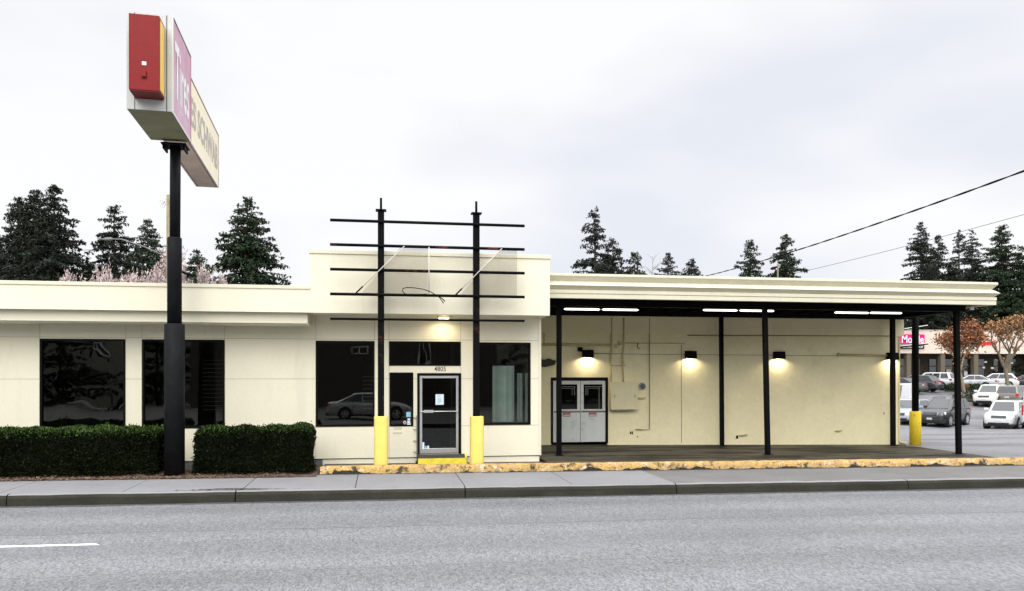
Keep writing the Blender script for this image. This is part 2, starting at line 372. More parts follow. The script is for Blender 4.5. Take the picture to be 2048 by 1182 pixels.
M['gutter'] = mat('gutter_grit', (.07,.07,.07), .8, noise=(20,.3), bump=(20,.006))
M['moss'] = mat('moss_and_dirt', (.03,.026,.018), .95, noise=(12,.5))
M['mark'] = mat('road_marking_white', (.66,.67,.68), .6, noise=(25,.1), stain=[(22,(.2,.2,.2),.58,.68),(4,(.4,.4,.4),.6,.8)])
M['earth'] = mat('far_ground', (.07,.075,.05), .95, noise=(.05,.3))

YK = 16.86
tag(sheet('ground', -900, 900, -900, 900, 6, 6, lambda x, y: -2.4, M['earth']))
sheet('road', -80, 110, 2.5, YK+.06, 60, 8, lambda x, y: base(x)-.32+.0*(y), M['road'])
# far side of the street, behind the photographer
sheet('footpath', -80, 110, -30, 2.5, 20, 4, lambda x, y: base(x)-.18, M['walkasph'])
b = MB(); b.box(-80, 110, 2.45, 2.6, -1.2, -.15); tag(b.build('kerb_opposite', M['kerb']), kind='structure')
# lane stripe
o = MB(); X0, Y0 = atd(195, 2.61*F/341)
o.quad((-30,13.10,base(-30)-.316), (X0+.05,13.0,base(X0)-.316), (X0-.06,13.13,base(X0)-.316), (-30,13.23,base(-30)-.316))
tag(o.build('lane_marking', M['mark'], fix=False), kind='structure')
# kerb with joints, then the sidewalk slabs
kj = sorted([-60+4.9*i for i in range(0)]+[-17.0,-12.1,-7.2]+[onY(p, 990, 16.9)[0] for p in (471, 930, 1352, 1815)]+[18.6, 23.5, 28.4, 40, 60, 90, -30, -60])
b = MB()
for a, c in zip(kj, kj[1:]):
    a += .012; c -= .012
    n = max(1, int((c-a)/.35))
    prof = [(YK, -.34), (YK+.015, -.15), (YK+.05, -.095), (YK+.085, -.078), (YK+.2, -.076), (YK+.2, -.5), (YK, -.5)]
    rr = random.Random(int(a*10))
    ring = []
    for i in range(n+1):
        x = a+(c-a)*i/n; j = rr.uniform(-.006, .006)
        ring.append([(x, y+j, base(x)+z+(j*.6 if z > -.2 else 0)) for y, z in prof])
    for i in range(n):
        m_ = len(prof)
        vs = ring[i]+ring[i+1]
        b.add(vs, [(k, (k+1) % m_, (k+1) % m_+m_, k+m_) for k in range(m_)])
    b.add(ring[0], [tuple(range(len(prof)))]); b.add(ring[-1], [tuple(reversed(range(len(prof))))])
ko = b.build('kerb', M['kerb']); ko.data.materials.append(M['walk'])
for p in ko.data.polygons:
    if p.normal.z > .7: p.material_index = 1
tag(ko, kind='structure')
b = MB(); jx = []
jl = [onY(p, 979, 16.95)[0] for p in (-10, 242, 482, 710, 931, 1147, 1352)]
step = (jl[-1]-jl[0])/(len(jl)-1)
jl = [jl[0]-step*i for i in range(20, 0, -1)]+jl
for a, c in zip(jl, jl[1:]):
    b.add([(a+.008,YK+.205,base(a)-.072),(c-.008,YK+.205,base(c)-.072),(c-.008,19.28,base(c)-.062),(a+.008,19.28,base(a)-.062),
           (a+.008,YK+.205,base(a)-.3),(c-.008,YK+.205,base(c)-.3),(c-.008,19.28,base(c)-.3),(a+.008,19.28,base(a)-.3)],
          [(0,1,2,3),(0,4,5,1),(1,5,6,2),(2,6,7,3),(3,7,4,0)])
tag(b.build('sidewalk', M['walk'], bevel=.006), kind='structure')
xr = jl[-1]
b = MB()
n = 40
for i in range(n):
    a = xr+(90-xr)*i/n; c = xr+(90-xr)*(i+1)/n
    b.quad((a,YK+.2,base(a)-.074), (c,YK+.2,base(c)-.074), (c,19.28,base(c)-.066), (a,19.28,base(a)-.066))
tag(b.build('pavement', M['walkasph'], fix=False), kind='structure')
sheet('subgrade', -80, 110, YK+.19, 19.35, 10, 1, lambda x, y: base(x)-.12, M['gutter'])
b = MB(); rr = random.Random(21); wv = .05
for i in range(420):
    x = -22+i*.2; w2 = max(.015, min(.14, wv+rr.gauss(0, .018)-.2*(wv-.05)))
    b.quad((x,YK-wv,base(x)-.315), (x+.2,YK-w2,base(x+.2)-.315), (x+.2,YK+.006,base(x+.2)-.300), (x,YK+.006,base(x)-.300)); wv = w2
tag(b.build('gutter_grit', M['gutter'], fix=False), kind='structure')
# worn yellow kerb along the lot
XK0 = onY(640, 940, 19.3)[0]
b = MB(); n = 260; rr = random.Random(5); rings = []
for i in range(n+1):
    x = XK0+(44-XK0)*i/n
    z0 = base(x)-.09; e = [rr.uniform(-.008, .008) for _ in range(6)]
    end = .0 if i else .03
    rings.append([(x, 19.29+e[0], z0), (x, 19.30+e[1], z0+.10), (x, 19.325+e[2], z0+.20+e[3]-end), (x, 19.37, z0+.222+e[4]-end), (x, 19.50, z0+.225+e[5]-end), (x, 19.54, z0+.19-end), (x, 19.55, z0)])
for i in range(n):
    m_ = 7; b.add(rings[i]+rings[i+1], [(k, k+1, k+1+m_, k+m_) for k in range(m_-1)], True)
b.add(rings[0], [tuple(range(7))])
tag(b.build('painted_kerb', M['kerbyellow']), kind='structure')
# dark grit line at its foot
b = MB(); rr = random.Random(8)
for i in range(200):
    x = XK0-.1+i*.22; wv = rr.uniform(.03, .11)
    b.quad((x,19.30-wv,base(x)-.058), (x+.24,19.30-rr.uniform(.03,.11),base(x)-.058), (x+.24,19.36,base(x)-.045), (x,19.36,base(x)-.045))
tag(b.build('kerb_grit', M['gutter'], fix=False), kind='structure')
b = MB(); hh = .03
for i in range(700):
    x = XK0+.02+i*.062; h2 = max(.008, min(.12, hh+rr.gauss(0, .016)-.15*(hh-.035))) if rr.random() > .03 else rr.uniform(.05, .13)
    b.quad((x,19.272,base(x)-.09), (x+.063,19.272,base(x)-.09), (x+.063,19.284+h2*.06,base(x)-.075+h2), (x,19.284+hh*.06,base(x)-.075+hh)); hh = h2
tag(b.build('kerb_moss', M['moss'], fix=False), kind='structure')
rs = random.Random(3)
def soilz(x, y): return base(x)-.055+.03*math.sin(x*5.1+y*3)*math.sin(y*7+x)+rs.uniform(-.01,.012)+.02*(y>19.4)
def soil2(x, y):
    if y < 18.95: return base(x)-.066
    return base(x)-.052+rs.uniform(0, .012) if y < 19.3 else soilz(x, y)
sheet('soil_bed', -40, XK0-.06, 18.88, 21.3, 240, 20, soil2, M['soil'])
# fallen leaves and litter on the bed: nobody could count them
V = []
for i in range(5200):
    x = rs.uniform(-10.5, -2.0); y = 18.84+abs(rs.gauss(0, .33)); z = soilz(x, y)+.018
    if y < 19.3: z = base(x)-.040
    if rs.random() < .3 and x > -4.4: continue
    a = rs.uniform(0, 6.28); s = rs.uniform(.012, .036); t = rs.uniform(-.5, .5)
    ca, sa = math.cos(a)*s, math.sin(a)*s
    V.append([(x-ca, y-sa, z-t*s), (x+sa*.6, y-ca*.6, z+.006), (x+ca, y+sa, z+t*s), (x-sa*.6, y+ca*.6, z+.002)])
gx, gy = atd(470, 17.0)
for i in range(420):                                              # the little drift on the kerb
    x = gx+rs.gauss(.1, .45); y = 17.02+abs(rs.gauss(0, .05)); z = base(x)-.066+rs.uniform(0, .025)*math.exp(-((x-gx)/.5)**2)
    a = rs.gauss(0, .6); s = rs.uniform(.015, .045); ca, sa = math.cos(a)*s, math.sin(a)*s
    V.append([(x-ca, y-sa, z), (x+sa*.25, y-ca*.25, z+.006), (x+ca, y+sa, z+.012), (x-sa*.25, y+ca*.25, z+.002)])
tag(quads_mesh('fallen_leaves', V, M['fallen']), 'brown fallen leaves and twigs scattered at the sidewalk edge', 'leaves', kind='stuff')
sheet('forecourt', XK0-.02, 4.4, 19.5, 21.4, 16, 4, lambda x, y: base(x)-.02, M['gutter'])
sheet('parking_lot', 4.3, 130, 19.5, 130, 90, 110, lot, M['lot'])
sheet('bay_floor', 4.3, 18.2, 19.56, 25.7, 30, 10, lambda x, y: lot(x, y)+.004, M['bayfloor'])

# ================================================================== THE BUILDING
YF, YS, YB = 21.2, 20.2, 25.6        # front wall, fascia, bay wall
bld = thing('commercial_building', 'long low cream commercial building with dark windows and raised entrance parapet', 'building', (0, YF, 0))
XR = 4.28; XL = -22
def X_(p, Y=YF): return onY(p, 0, Y)[0]
ops = {'w1': (X_(79.5), X_(251), .955, 3.195), 'w2': (X_(284), X_(449.5), .955, 3.195), 'w3': (X_(631.5), X_(749), .955, 3.19),
       'tr': (X_(778), X_(921.5), 2.545, 3.19), 'sl': (X_(779), X_(826.5), .947, 2.366), 'dr': (X_(836), X_(921.5), .20, 2.34), 'w4': (X_(950), X_(1061), .955, 3.175)}
def panel_wall(x0, x1, z0, z1, Yf, th, holes, xs, zs, name, m, g=.005):
    allx = sorted(set([x0, x1]+xs+[h[0] for h in holes]+[h[1] for h in holes])); allz = sorted(set([z0, z1]+zs+[h[2] for h in holes]+[h[3] for h in holes]))
    b = MB(); s = MB()
    ok = [[not any(h[0] < (a+c)/2 < h[1] and h[2] < (p+q)/2 < h[3] for h in holes) for a, c in zip(allx, allx[1:])] for p, q in zip(allz, allz[1:])]
    for j, (p, q) in enumerate(zip(allz, allz[1:])):
        for i, (a, c) in enumerate(zip(allx, allx[1:])):
            if not ok[j][i]: continue
            ga = g if a in xs and i and ok[j][i-1] else 0; gc = g if c in xs and i+1 < len(ok[j]) and ok[j][i+1] else 0
            gp = g if p in zs and j and ok[j-1][i] else 0; gq = g if q in zs and j+1 < len(ok) and ok[j+1][i] else 0
            b.quad((a+ga,Yf,p+gp), (c-gc,Yf,p+gp), (c-gc,Yf,q-gq), (a+ga,Yf,q-gq))
            for (u, v, w_, t_) in ((a+ga,p+gp,c-gc,p+gp), (c-gc,p+gp,c-gc,q-gq), (c-gc,q-gq,a+ga,q-gq), (a+ga,q-gq,a+ga,p+gp)):
                dpt = .012
                b.quad((u,Yf,v), (u,Yf+dpt,v), (w_,Yf+dpt,t_), (w_,Yf,t_))
            s.box(a, c, Yf+.012, Yf+th, p, q)
    o = b.build(name, m, bld, fix=False); s.build('wall_backing', M['seam'], o, fix=False); return o
xs = [X_(p) for p in (79.5, 251, 284, 449.5, 631.5, 749, 778, 921.5)]+[-10.4, -12.6, -15]
front = panel_wall(XL, XR, .124, 3.84, YF, .2, list(ops.values()), xs, [3.235, 2.2, .94], 'front_wall', M['cream'])
# corner board standing a touch proud
MB().box(XR-.055, XR+.012, YF-.014, YF+.3, .124, 3.84).build('corner_board', M['trim'], bld)
# plinth
b = MB(); b.box(X_(645), XR-.03, YF+.035, YF+.2, -.3, .10); b.build('plinth', M['cream'], bld)
b = MB(); b.box(XL, X_(645), YF+.03, YF+.2, -.3, .122); b.build('foundation', mat('foundation_grey', (.10,.105,.11), .8, noise=(3,.2), stain=(2,(.2,.2,.19),.6,.8)), bld)
b = MB(); b.box(X_(645), XR-.035, YF+.06, YF+.19, .10, .124); b.build('plinth_joint', M['innerdark'], bld)
# side and back walls
b = MB(); b.box(XR-.2, XR, YF+.2, YB, -.3, 3.84); b.build('side_wall', M['cream'], bld)
b = MB(); b.box(XL, XL+.2, YF+.2, 37.8, -.3, 4.4); b.box(XL+.2, 18.0, 37.8, 38, -.3, 4.4); b.box(17.9, 18.1, YB+.2, 37.8, -.4, 4.3); b.build('rear_wall', M['cream'], bld)
# fascia: long low part, raised part over the entrance
XS0, XS1 = -1.73, 4.32
b = MB(); b.box(XL-.4, XS0, YS, YF+.4, 3.845, 4.42); b.build('fascia', M['cream'], bld)
b = MB(); b.box(XS0, XS1, YS, YF+1.6, 3.842, 5.31); b.build('raised_parapet', M['cream'], bld)
b = MB(); b.box(XL-.42, XS0, YS-.025, YS+.2, 4.42, 4.505); b.build('coping', M['trim'], bld, bevel=.006)
b = MB(); b.box(XS0-.03, XS1+.03, YS-.028, YS+.2, 5.31, 5.41); b.box(XS1-.17, XS1+.03, YS+.2, YF+1.62, 5.31, 5.41); b.box(XS0-.03, XS0+.17, YS+.2, YF+1.62, 5.31, 5.41); b.build('coping', M['trim'], bld, bevel=.006)
b = MB(); b.box(XL-.4, X_(615, YS+.16), YS+.16, YF-.1, 3.585, 3.842); b.build('light_cove', M['trim'], bld)
b = MB(); b.box(XL-.4, X_(617, YS+.24), YS+.24, YF-.14, 3.55, 3.585); b.build('cove_underside', M['cream'], bld)
b = MB(); b.box(XL, XS0, YF+.4, 38.1, 4.2, 4.4); b.box(XS0, XR, YF+1.6, 38.1, 4.2, 4.4); b.box(XR, 18.1, YB+.3, 38.1, 4.2, 4.41); b.build('roof', mat('roof_felt', (.12,.12,.12), .9, noise=(2,.2)), bld)
# interior
b = MB(); b.box(XL+.2, XR-.2, YF+.2, 37, -.1, .06); fl = b.build('interior_floor', M['inner'], bld)
b = MB(); b.box(XL+.2, XR-.2, YF+.2, 37, 3.5, 3.6); b.build('interior_ceiling', M['innerdark'], bld)
b = MB(); b.box(XL+.2, -7.6, 27, 27.1, .06, 3.5); b.box(-7.6, XR-.2, 29, 29.1, .06, 3.5); b.box(-2.5, -2.4, YF+1.2, 29, .06, 3.5); b.box(1.95, 2.05, YF+1.5, 29, .06, 3.5); b.build('interior_wall', M['inner'], bld)
b = MB(); b.box(-10.3, -9.75, 26.9, 26.99, .3, 2.1); b.box(-9.5, -8.7, 26.9, 26.99, .3, 2.1); b.build('interior_panel', M['innergreen'], bld)
b = MB()
for k in range(13):
    z = 1.35+k*.112
    b.box(X_(405, 22.6), X_(447, 22.6), 22.6, 22.62, z, z+.014)
b.build('shelf_rails', M['strip'], bld); b = MB()
for k in range(9):
    z = 1.35+k*.112
    b.box(X_(726, 22.6), X_(747, 22.6), 22.6, 22.62, z, z+.014)
b.build('shelf_rails', M['strip'], bld)

def window(key, name='window', glass='glass', fr=.05, label=None):
    x0, x1, z0, z1 = ops[key]
    f = MB(); yf = YF-.012
    f.box(x0-.002, x0+fr, yf, YF+.10, z0, z1); f.box(x1-fr, x1+.002, yf, YF+.10, z0, z1)
    f.box(x0+fr, x1-fr, yf+.001, YF+.10, z0-.002, z0+fr); f.box(x0+fr, x1-fr, yf+.001, YF+.10, z1-fr, z1+.002)
    o = f.build(name, M['frame'], bld)
    g = MB(); g.quad((x0+fr,YF+.045,z0+fr), (x1-fr,YF+.045,z0+fr), (x1-fr,YF+.045,z1-fr), (x0+fr,YF+.045,z1-fr)); g.build('pane', M[glass], o, fix=False)
    if label: o['label'] = label
    return o
window('w1', glass='glass', label='wide dark plate window above the left hedge'); window('w2', label='wide dark plate window behind the sign pole')
w3 = window('w3', glass='glassflat', label='tall dark window left of the entrance'); window('tr', 'transom_window', fr=.035, label='wide low dark window above the door')
sl = window('sl', 'sidelight', 'glassflat', fr=.035); w4 = window('w4', glass='glassclear', label='tall dark window with pale vertical blinds')
# blinds behind the right-hand window
b = MB(); rr = random.Random(4)
xa = X_(985, 21.45); xb = X_(1056, 21.45); n = 13
for i in range(n):
    x = xa+(xb-xa)*i/n; top = 2.55 if i < 9 else 2.35
    t = rr.uniform(.2, .6) if i > 6 else .08
    if i in (8, 11): continue
    b.quad((x,21.45,1.02), (x+.075,21.45+t*.1,1.02), (x+.075,21.45+t*.1,top), (x,21.45,top))
b.build('blind', M['blind'], w4, fix=False)
# stickers low in the sidelight
def plate(px0, px1, py0, py1, Y, m, parent, name, th=.004):
    x0, z1 = onY(px0, py0, Y); x1, z0 = onY(px1, py1, Y)
    return MB().box(x0, x1, Y-th, Y, z0, z1).build(name, m, parent)
ys = YF+.04
plate(812.5, 821.5, 824, 834, ys, M['sblue'], sl, 'sticker'); plate(815, 820.5, 837, 840.5, ys, M['paper'], sl, 'sticker')
plate(814.5, 820.5, 841.5, 846, ys, M['paper'], sl, 'sticker'); plate(814, 821.5, 846.8, 850, ys, M['paper'], sl, 'sticker')
x, z = onY(809.5, 845, ys)
d = MB(); d.tube([(x, ys-.006, z), (x, ys, z)], .042, 20, smooth=False); d.build('round_sticker', M['paper'], sl)
d = MB(); d.tube([(x, ys-.009, z), (x, ys-.006, z)], .028, 16, smooth=False); d.build('round_sticker_mark', M['sred'], sl)
# small notice on the wall below it
tx, tz = onY(787, 860, YF)
text('Please make deposit', M['letterblack'], bld, (tx, YF-.001, tz+.045), (1,0,0), (0,0,1), width=.22, height=.026, name='notice_lettering', off=.01)
text('through mail slot', M['letterblack'], bld, (tx, YF-.001, tz+.012), (1,0,0), (0,0,1), width=.22, height=.024, name='notice_lettering', off=.01)
plate(786, 804, 864.5, 867.5, YF-.001, mat('slot_brass', (.55,.48,.36), .4), bld, 'mail_slot', .006)
# house number
hx, hz = onY(868.5, 742, YF)
text('4805', M['letterblack'], bld, (hx, YF-.001, hz-.005), (1,0,0), (0,0,1), height=.125, width=.31, name='house_number', off=.002, ext=.006)

# entrance door
x0, x1, z0, z1 = ops['dr']
f = MB(); yf = YF-.02
f.box(x0-.02, x0+.035, yf, YF+.12, z0, z1+.01); f.box(x1-.05, x1+.01, yf, YF+.12, z0, z1+.01); f.box(x0+.035, x1-.05, yf, YF+.12, z1-.05, z1+.012)
dfm = f.build('door_frame', M['frame'], bld)
a0, a1, b0, b1 = x0+.045, x1-.06, z0+.02, z1-.06; yd = YF+.0
f = MB(); f.box(a0, a0+.065, yd, yd+.05, b0, b1); f.box(a1-.065, a1, yd, yd+.05, b0, b1); f.box(a0+.065, a1-.065, yd+.001, yd+.05, b0, b0+.13); f.box(a0+.065, a1-.065, yd+.001, yd+.05, b1-.065, b1)
door = f.build('entrance_door', M['alu'], bld, bevel=.004)
door['label'] = 'aluminium framed glass entrance door with paper notice'
MB().quad((a0+.065,yd+.025,b0+.13), (a1-.065,yd+.025,b0+.13), (a1-.065,yd+.025,b1-.065), (a0+.065,yd+.025,b1-.065)).build('pane', M['doorglass'], door, fix=False)
px, pz = onY(843, 823, YF)
f = MB(); f.tube([(a0+.03, yd-.035, pz), (a1-.03, yd-.035, pz)], .013, 8); f.box(a0+.1, a0+.36, yd-.05, yd-.012, pz-.035, pz+.035); f.box(a0+.02, a0+.05, yd-.04, yd, pz-.02, pz+.02); f.box(a1-.05, a1-.02, yd-.04, yd, pz-.02, pz+.02)
f.build('push_bar', M['alu'], door, bevel=.003)
plate(871, 887.5, 788.5, 809.5, yd+.02, M['paper'], door, 'paper_notice')
for k in range(9):
    wv = [.7, .5, 0, .8, .8, .75, .8, .6, .4][k]
    if wv:
        xa, za = onY(873.5, 791.2+k*1.9, yd+.014)
        MB().box(xa+.02, xa+.02+.13*wv, yd+.0135, yd+.0155, za-.008, za).build('notice_text', M['paperblue'], door)
plate(844.5, 848.5, 884.5, 898.5, yd+.02, M['paper'], door, 'sticker'); plate(849.5, 853, 892, 898, yd+.02, M['sblue'], door, 'sticker'); plate(854.5, 858, 891.5, 898, yd+.02, M['paper'], door, 'sticker')
# hinged security bar with its hooks left of the door
f = MB(); xg = X_(834.5); f.box(xg-.02, xg+.018, YF-.06, YF-.025, base(xg)-.02, 1.23)
gb = f.build('security_bar', mat('dark_grey_steel', (.08,.08,.085), .5), bld)
for py in (835, 858, 881, 903):
    zz = onY(830, py, YF)[1]
    MB().tube([(xg-.09, YF-.0, zz), (xg-.08, YF-.05, zz), (xg-.02, YF-.05, zz-.005)], .014, 6).build('hook', mat('brass_hook', (.45,.40,.28), .5) if py == 835 else bpy.data.materials['brass_hook'], gb)
MB().box(xg-.05, xg+.03, YF-.4, YF-.05, base(0)-.01, base(0)+.03).build('doorstop', M['frame'], bld)
# step
xa = X_(836, 20.75); xb = X_(930, 20.6)
f = MB(); f.add([(x0-.02,YF-.01,-.1),(x1+.1,YF-.01,-.1),(xb,20.52,-.1),(x0-.02,20.52,-.1),(x0-.02,YF-.01,.195),(x1+.1,YF-.01,.195),(xb,20.52,.15),(x0-.02,20.52,.15)],
    [(0,3,2,1),(4,5,6,7),(0,1,5,4),(1,2,6,5),(2,3,7,6),(3,0,4,7)])
st = f.build('doorstep', mat('step_concrete', (.045,.04,.035), .8, noise=(6,.2)), bld)
f = MB(); f.box(x0-.03, xb+.02, 20.49, 20.519, -.08, .154); f.add([(xb,20.52,-.08),(xb+.03,20.50,-.08),(x1+.16,YF-.03,-.08),(x1+.10,YF-.03,-.08),(xb,20.52,.156),(xb+.03,20.50,.156),(x1+.16,YF-.03,.2),(x1+.10,YF-.03,.2)],
    [(0,3,2,1),(4,5,6,7),(0,1,5,4),(1,2,6,5),(2,3,7,6),(3,0,4,7)])
f.build('step_edge', mat('step_edge_yellow', (.70,.58,.05), .6, noise=(6,.15), stain=(8,(.2,.18,.05),.6,.72)), st)

# ---- bay wall
sd = [X_(1103, YB-.05), X_(1216, YB-.05), zat(885.5, 26.25), 2.21]
b = MB(); b.box(XR, sd[0], YB, YB+.2, -.4, 3.7); b.box(sd[0], sd[1], YB, YB+.2, sd[3], 3.7); b.box(sd[1], 18.1, YB, YB+.2, -.5, 3.7)
bw = b.build('bay_wall', M['bay'], bld)
b = MB(); b.box(XR+.005, 18.28, YB-.06, YB+.25, 3.68, 4.5); b.build('bay_wall_band', M['bay'], bld)
# service doors
x0, x1, z0, z1 = sd; yd = YB+.0
f = MB(); f.box(x0-.01, x0+.06, yd-.03, yd+.1, z0-.02, z1+.01); f.box(x1-.07, x1+.01, yd-.03, yd+.1, z0-.02, z1+.01); f.box(x0+.06, x1-.07, yd-.029, yd+.1, z1-.08, z1+.012)
f.build('service_door_frame', M['frame'], bld)
MB().box(x0+.05, x1-.05, yd+.12, yd+.14, z0, z1).build('service_door_backing', M['innerdark'], bld)
mid = X_(1161, YB)
for s, (a, c) in enumerate(((x0+.065, mid-.008), (mid+.008, x1-.075))):
    zm = z0+ (z1-z0)*.50
    f = MB(); f.box(a, c, yd, yd+.05, z0+.02, zm); f.box(a, a+.10, yd, yd+.05, zm, z1-.1); f.box(c-.10, c, yd, yd+.05, zm, z1-.1); f.box(a+.10, c-.10, yd, yd+.05, z1-.22, z1-.1); f.box(a+.1, c-.1, yd, yd+.05, zm, zm+.03)
    d = f.build('service_door', M['greydoor'], bld, bevel=.004)
    f = MB(); e = .07; f.box(a+e, c-e, yd-.008, yd, z0+.09, zm-.13); f.build('door_skin', M['greydoor'], d, bevel=.003)
    MB().quad((a+.1,yd+.025,zm+.03), (c-.1,yd+.025,zm+.03), (c-.1,yd+.025,z1-.22), (a+.1,yd+.025,z1-.22)).build('pane', M['doorglass'], d, fix=False)
    MB().tube([(a+.02, yd-.04, zm-.04), (c-.02, yd-.04, zm-.04)], .017, 8).build('push_bar', mat('dull_steel', (.2,.2,.2), .5, metal=.5) if s == 0 else bpy.data.materials['dull_steel'], d)
    # taped lines round the glass
    f = MB()
    g0, g1, t0, t1 = a+.1, c-.1, zm+.03, z1-.22
    if s == 0: f.box(g0+.02, g1-.06, yd+.015, yd+.022, t1-.085, t1-.07); f.box(g1-.1, g1-.085, yd+.015, yd+.022, t1-.36, t1-.085); f.box(g0+.02, g1-.1, yd+.014, yd+.02, t1-.14, t1-.13); f.box(g1-.18, g1-.17, yd+.014, yd+.02, t1-.36, t1-.14)
    else: f.box(g0+.06, g1-.02, yd+.015, yd+.022, t1-.085, t1-.07); f.box(g0+.075, g0+.09, yd+.015, yd+.022, t1-.36, t1-.085); f.box(g0+.15, g1-.1, yd+.014, yd+.02, t1-.14, t1-.13); f.box(g0+.14, g0+.15, yd+.014, yd+.02, t1-.36, t1-.14); f.box(g1-.12, g1-.105, yd+.014, yd+.02, t1-.95, t1-.07)
    f.build('glazing_tape', mat('tape_grey', (.25,.25,.25), .6) if s == 0 else bpy.data.materials['tape_grey'], d)
    sx0, sx1 = ((X_(1125.5, YB), X_(1140.5, YB)), (X_(1177.5, YB), X_(1192.5, YB)))[s]
    zt, zb = zat(823.5, 26.3), zat(833, 26.3)
    g = MB().box(sx0, sx1, yd-.013, yd-.009, zb, zt).build('door_sign', mat('sign_brown_red', (.30,.07,.045), .6) if s == 0 else bpy.data.materials['sign_brown_red'], d)
    MB().box(sx0+.02, sx1-.02, yd-.016, yd-.013, zb+.02, zb+.062).build('door_sign_band', M['paper'], g)
    text('EMERGENCY', M['letterwhite'], g, (sx0+.02, yd-.0135, zb+.105), (1,0,0), (0,0,1), height=.03, width=sx1-sx0-.04, name='lettering', ext=.002)
    text('EXIT ONLY', M['letterblack'], g, (sx0+.03, yd-.0165, zb+.028), (1,0,0), (0,0,1), height=.026, width=sx1-sx0-.06, name='lettering', ext=.002)
# things fixed to the bay wall
def wx(px, py, Y=YB): return onY(px, py, Y)
def pipe(pts, r, name='conduit', m='baypipe', off=.04, n=8):
    P = []
    for px, py in pts:
        x, z = wx(px, py, YB-off); P.append((x, YB-off, z))
    o = MB(); o.tube(P, r, n); return o.build(name, M[m], bld)
pipe([(1223, 636), (1223, 700), (1221, 725), (1223, 766)], .028)
pipe([(1247, 636), (1248, 690), (1245, 712), (1246.5, 766)], .030, off=.05)
pipe([(1299, 636), (1299, 859), (1271, 859)], .014, m='baygroove', off=.05)
pipe([(1084, 689), (1222, 690)], .04, off=.05)
pipe([(1186, 706), (1222, 707), (1246, 708)], .010, off=.02)
pipe([(1186, 707.5), (1790, 712.5)], .007, 'wall_groove', 'baygroove', off=.004)
pipe([(1220, 731), (1251, 731)], .012, off=.04)
pipe([(1088, 640), (1088, 685)], .02, off=.03)
pipe([(1363, 689), (1363, 885)], .008, 'wall_groove', 'baygroove', off=.004)
pipe([(1375, 671), (1790, 672)], .012, 'wall_groove', 'baygroove', off=.064)
pipe([(1250, 686), (1370, 687)], .014, off=.02)
pipe([(1678, 709.5), (1780, 711)], .035, off=.07)
pipe([(1678, 706), (1677, 713)], .045, off=.09)
for (a, c, p, q, m, nm, th) in ((1236, 1242, 684, 690, 'baypipe', 'junction_box', .08), (1229, 1234, 688, 696, 'baypipe', 'junction_box', .05), (1155.5, 1164, 694.5, 703, 'black', 'door_buzzer', .10),
      (1260, 1262, 863, 868, 'black', 'outlet', .02), (1263.5, 1265.5, 863, 868, 'black', 'outlet', .02), (1472, 1476, 871, 877, 'black', 'outlet', .02), (1274, 1276, 872.5, 874.5, 'black', 'outlet', .02),
      (1767, 1769, 824, 829, 'seam', 'outlet', .02)):
    x0, z1 = wx(a, p); x1, z0 = wx(c, q); MB().box(x0, x1, YB-th, YB, z0, z1).build(nm, M[m], bld, bevel=.004)
for (px, py, ln) in ((1480, 871, 14), (1673, 862, 10)):
    x, z = wx(px, py, YB-.06); x2 = wx(px+ln, py, YB-.06)[0]
    MB().tube([(x, YB-.01, z), (x, YB-.07, z), (x2, YB-.08, z+.03), (x2, YB-.05, z+.04)], .02, 8).build('tap', M['baypipe'], bld)
x, z = wx(1276, 690, YB-.05)
MB().tube([(x, YB, z+.05), (x, YB-.06, z+.04), (x-.03, YB-.06, z-.05), (x+.01, YB-.06, z-.11), (x+.07, YB-.06, z-.12)], .018, 8).build('hose_bracket', M['seam'], bld)
# electrical cabinet and meter
x0, z1 = wx(1222.5, 764, YB-.25); x1, z0 = wx(1276, 819, YB-.25)
cabn = MB().box(x0, x1, YB-.24, YB, z0, z1).build('electrical_cabinet', mat('cabinet_paint', (.66,.60,.38), .55, noise=(3,.04)), bld, bevel=.006)
for px in (1229, 1270):
    hx_, hz_ = wx(px, 792, YB-.25); MB().box(hx_-.03, hx_+.03, YB-.255, YB-.24, hz_-.05, hz_+.05).build('latch', M['baypipe'], cabn, bevel=.004)
b = MB(); b.box(x0+.02, x1-.14, YB-.2, YB, z0-.03, z0); b.build('cabinet_rail', M['seam'], cabn)
x, z = wx(1285.5, 772, YB-.1)
mt = MB().tube([(x, YB, z), (x, YB-.09, z)], .115, 20, smooth=False).build('electric_meter', M['meterglass'], bld, bevel=.006)
MB().tube([(x, YB-.09, z), (x, YB-.14, z), (x, YB-.16, z)], [.085, .08, .05], 20).build('meter_dome', mat('meter_face', (.10,.11,.12), .15, spec=.9), mt)
x0, z1 = wx(1276, 794.5, YB-.05); x1, z0 = wx(1291, 797, YB-.05); MB().box(x0, x1, YB-.08, YB, z0, z1).build('bracket', M['baypipe'], bld)
# torn vent flap at the far left of the bay
b = MB(); pts = [(1080, 718), (1090, 719), (1098, 717), (1106, 720), (1112.5, 722), (1109, 730), (1100, 732), (1090, 734), (1080, 733)]
P = [wx(p, q, YB-.1) for p, q in pts]; b.prism([(p, q) for p, q in P], 'y', YB-.12, YB-.02); b.build('vent_flap', mat('rubbery_dark', (.05,.045,.03), .8, noise=(6,.3)), bld)
# downpipe at the building corner
x, z = wx(1799.5, 680, YB-.04)
MB().tube([(x, YB+.05, 3.66), (x, YB+.03, 3.5), (x, YB+.03, lot(18, 25)+.16), (x+.04, YB-.03, lot(18, 25)+.07), (x+.16, YB-.2, lot(18, 25)+.05)], .055, 10).build('downpipe', M['baypipe'], bld)

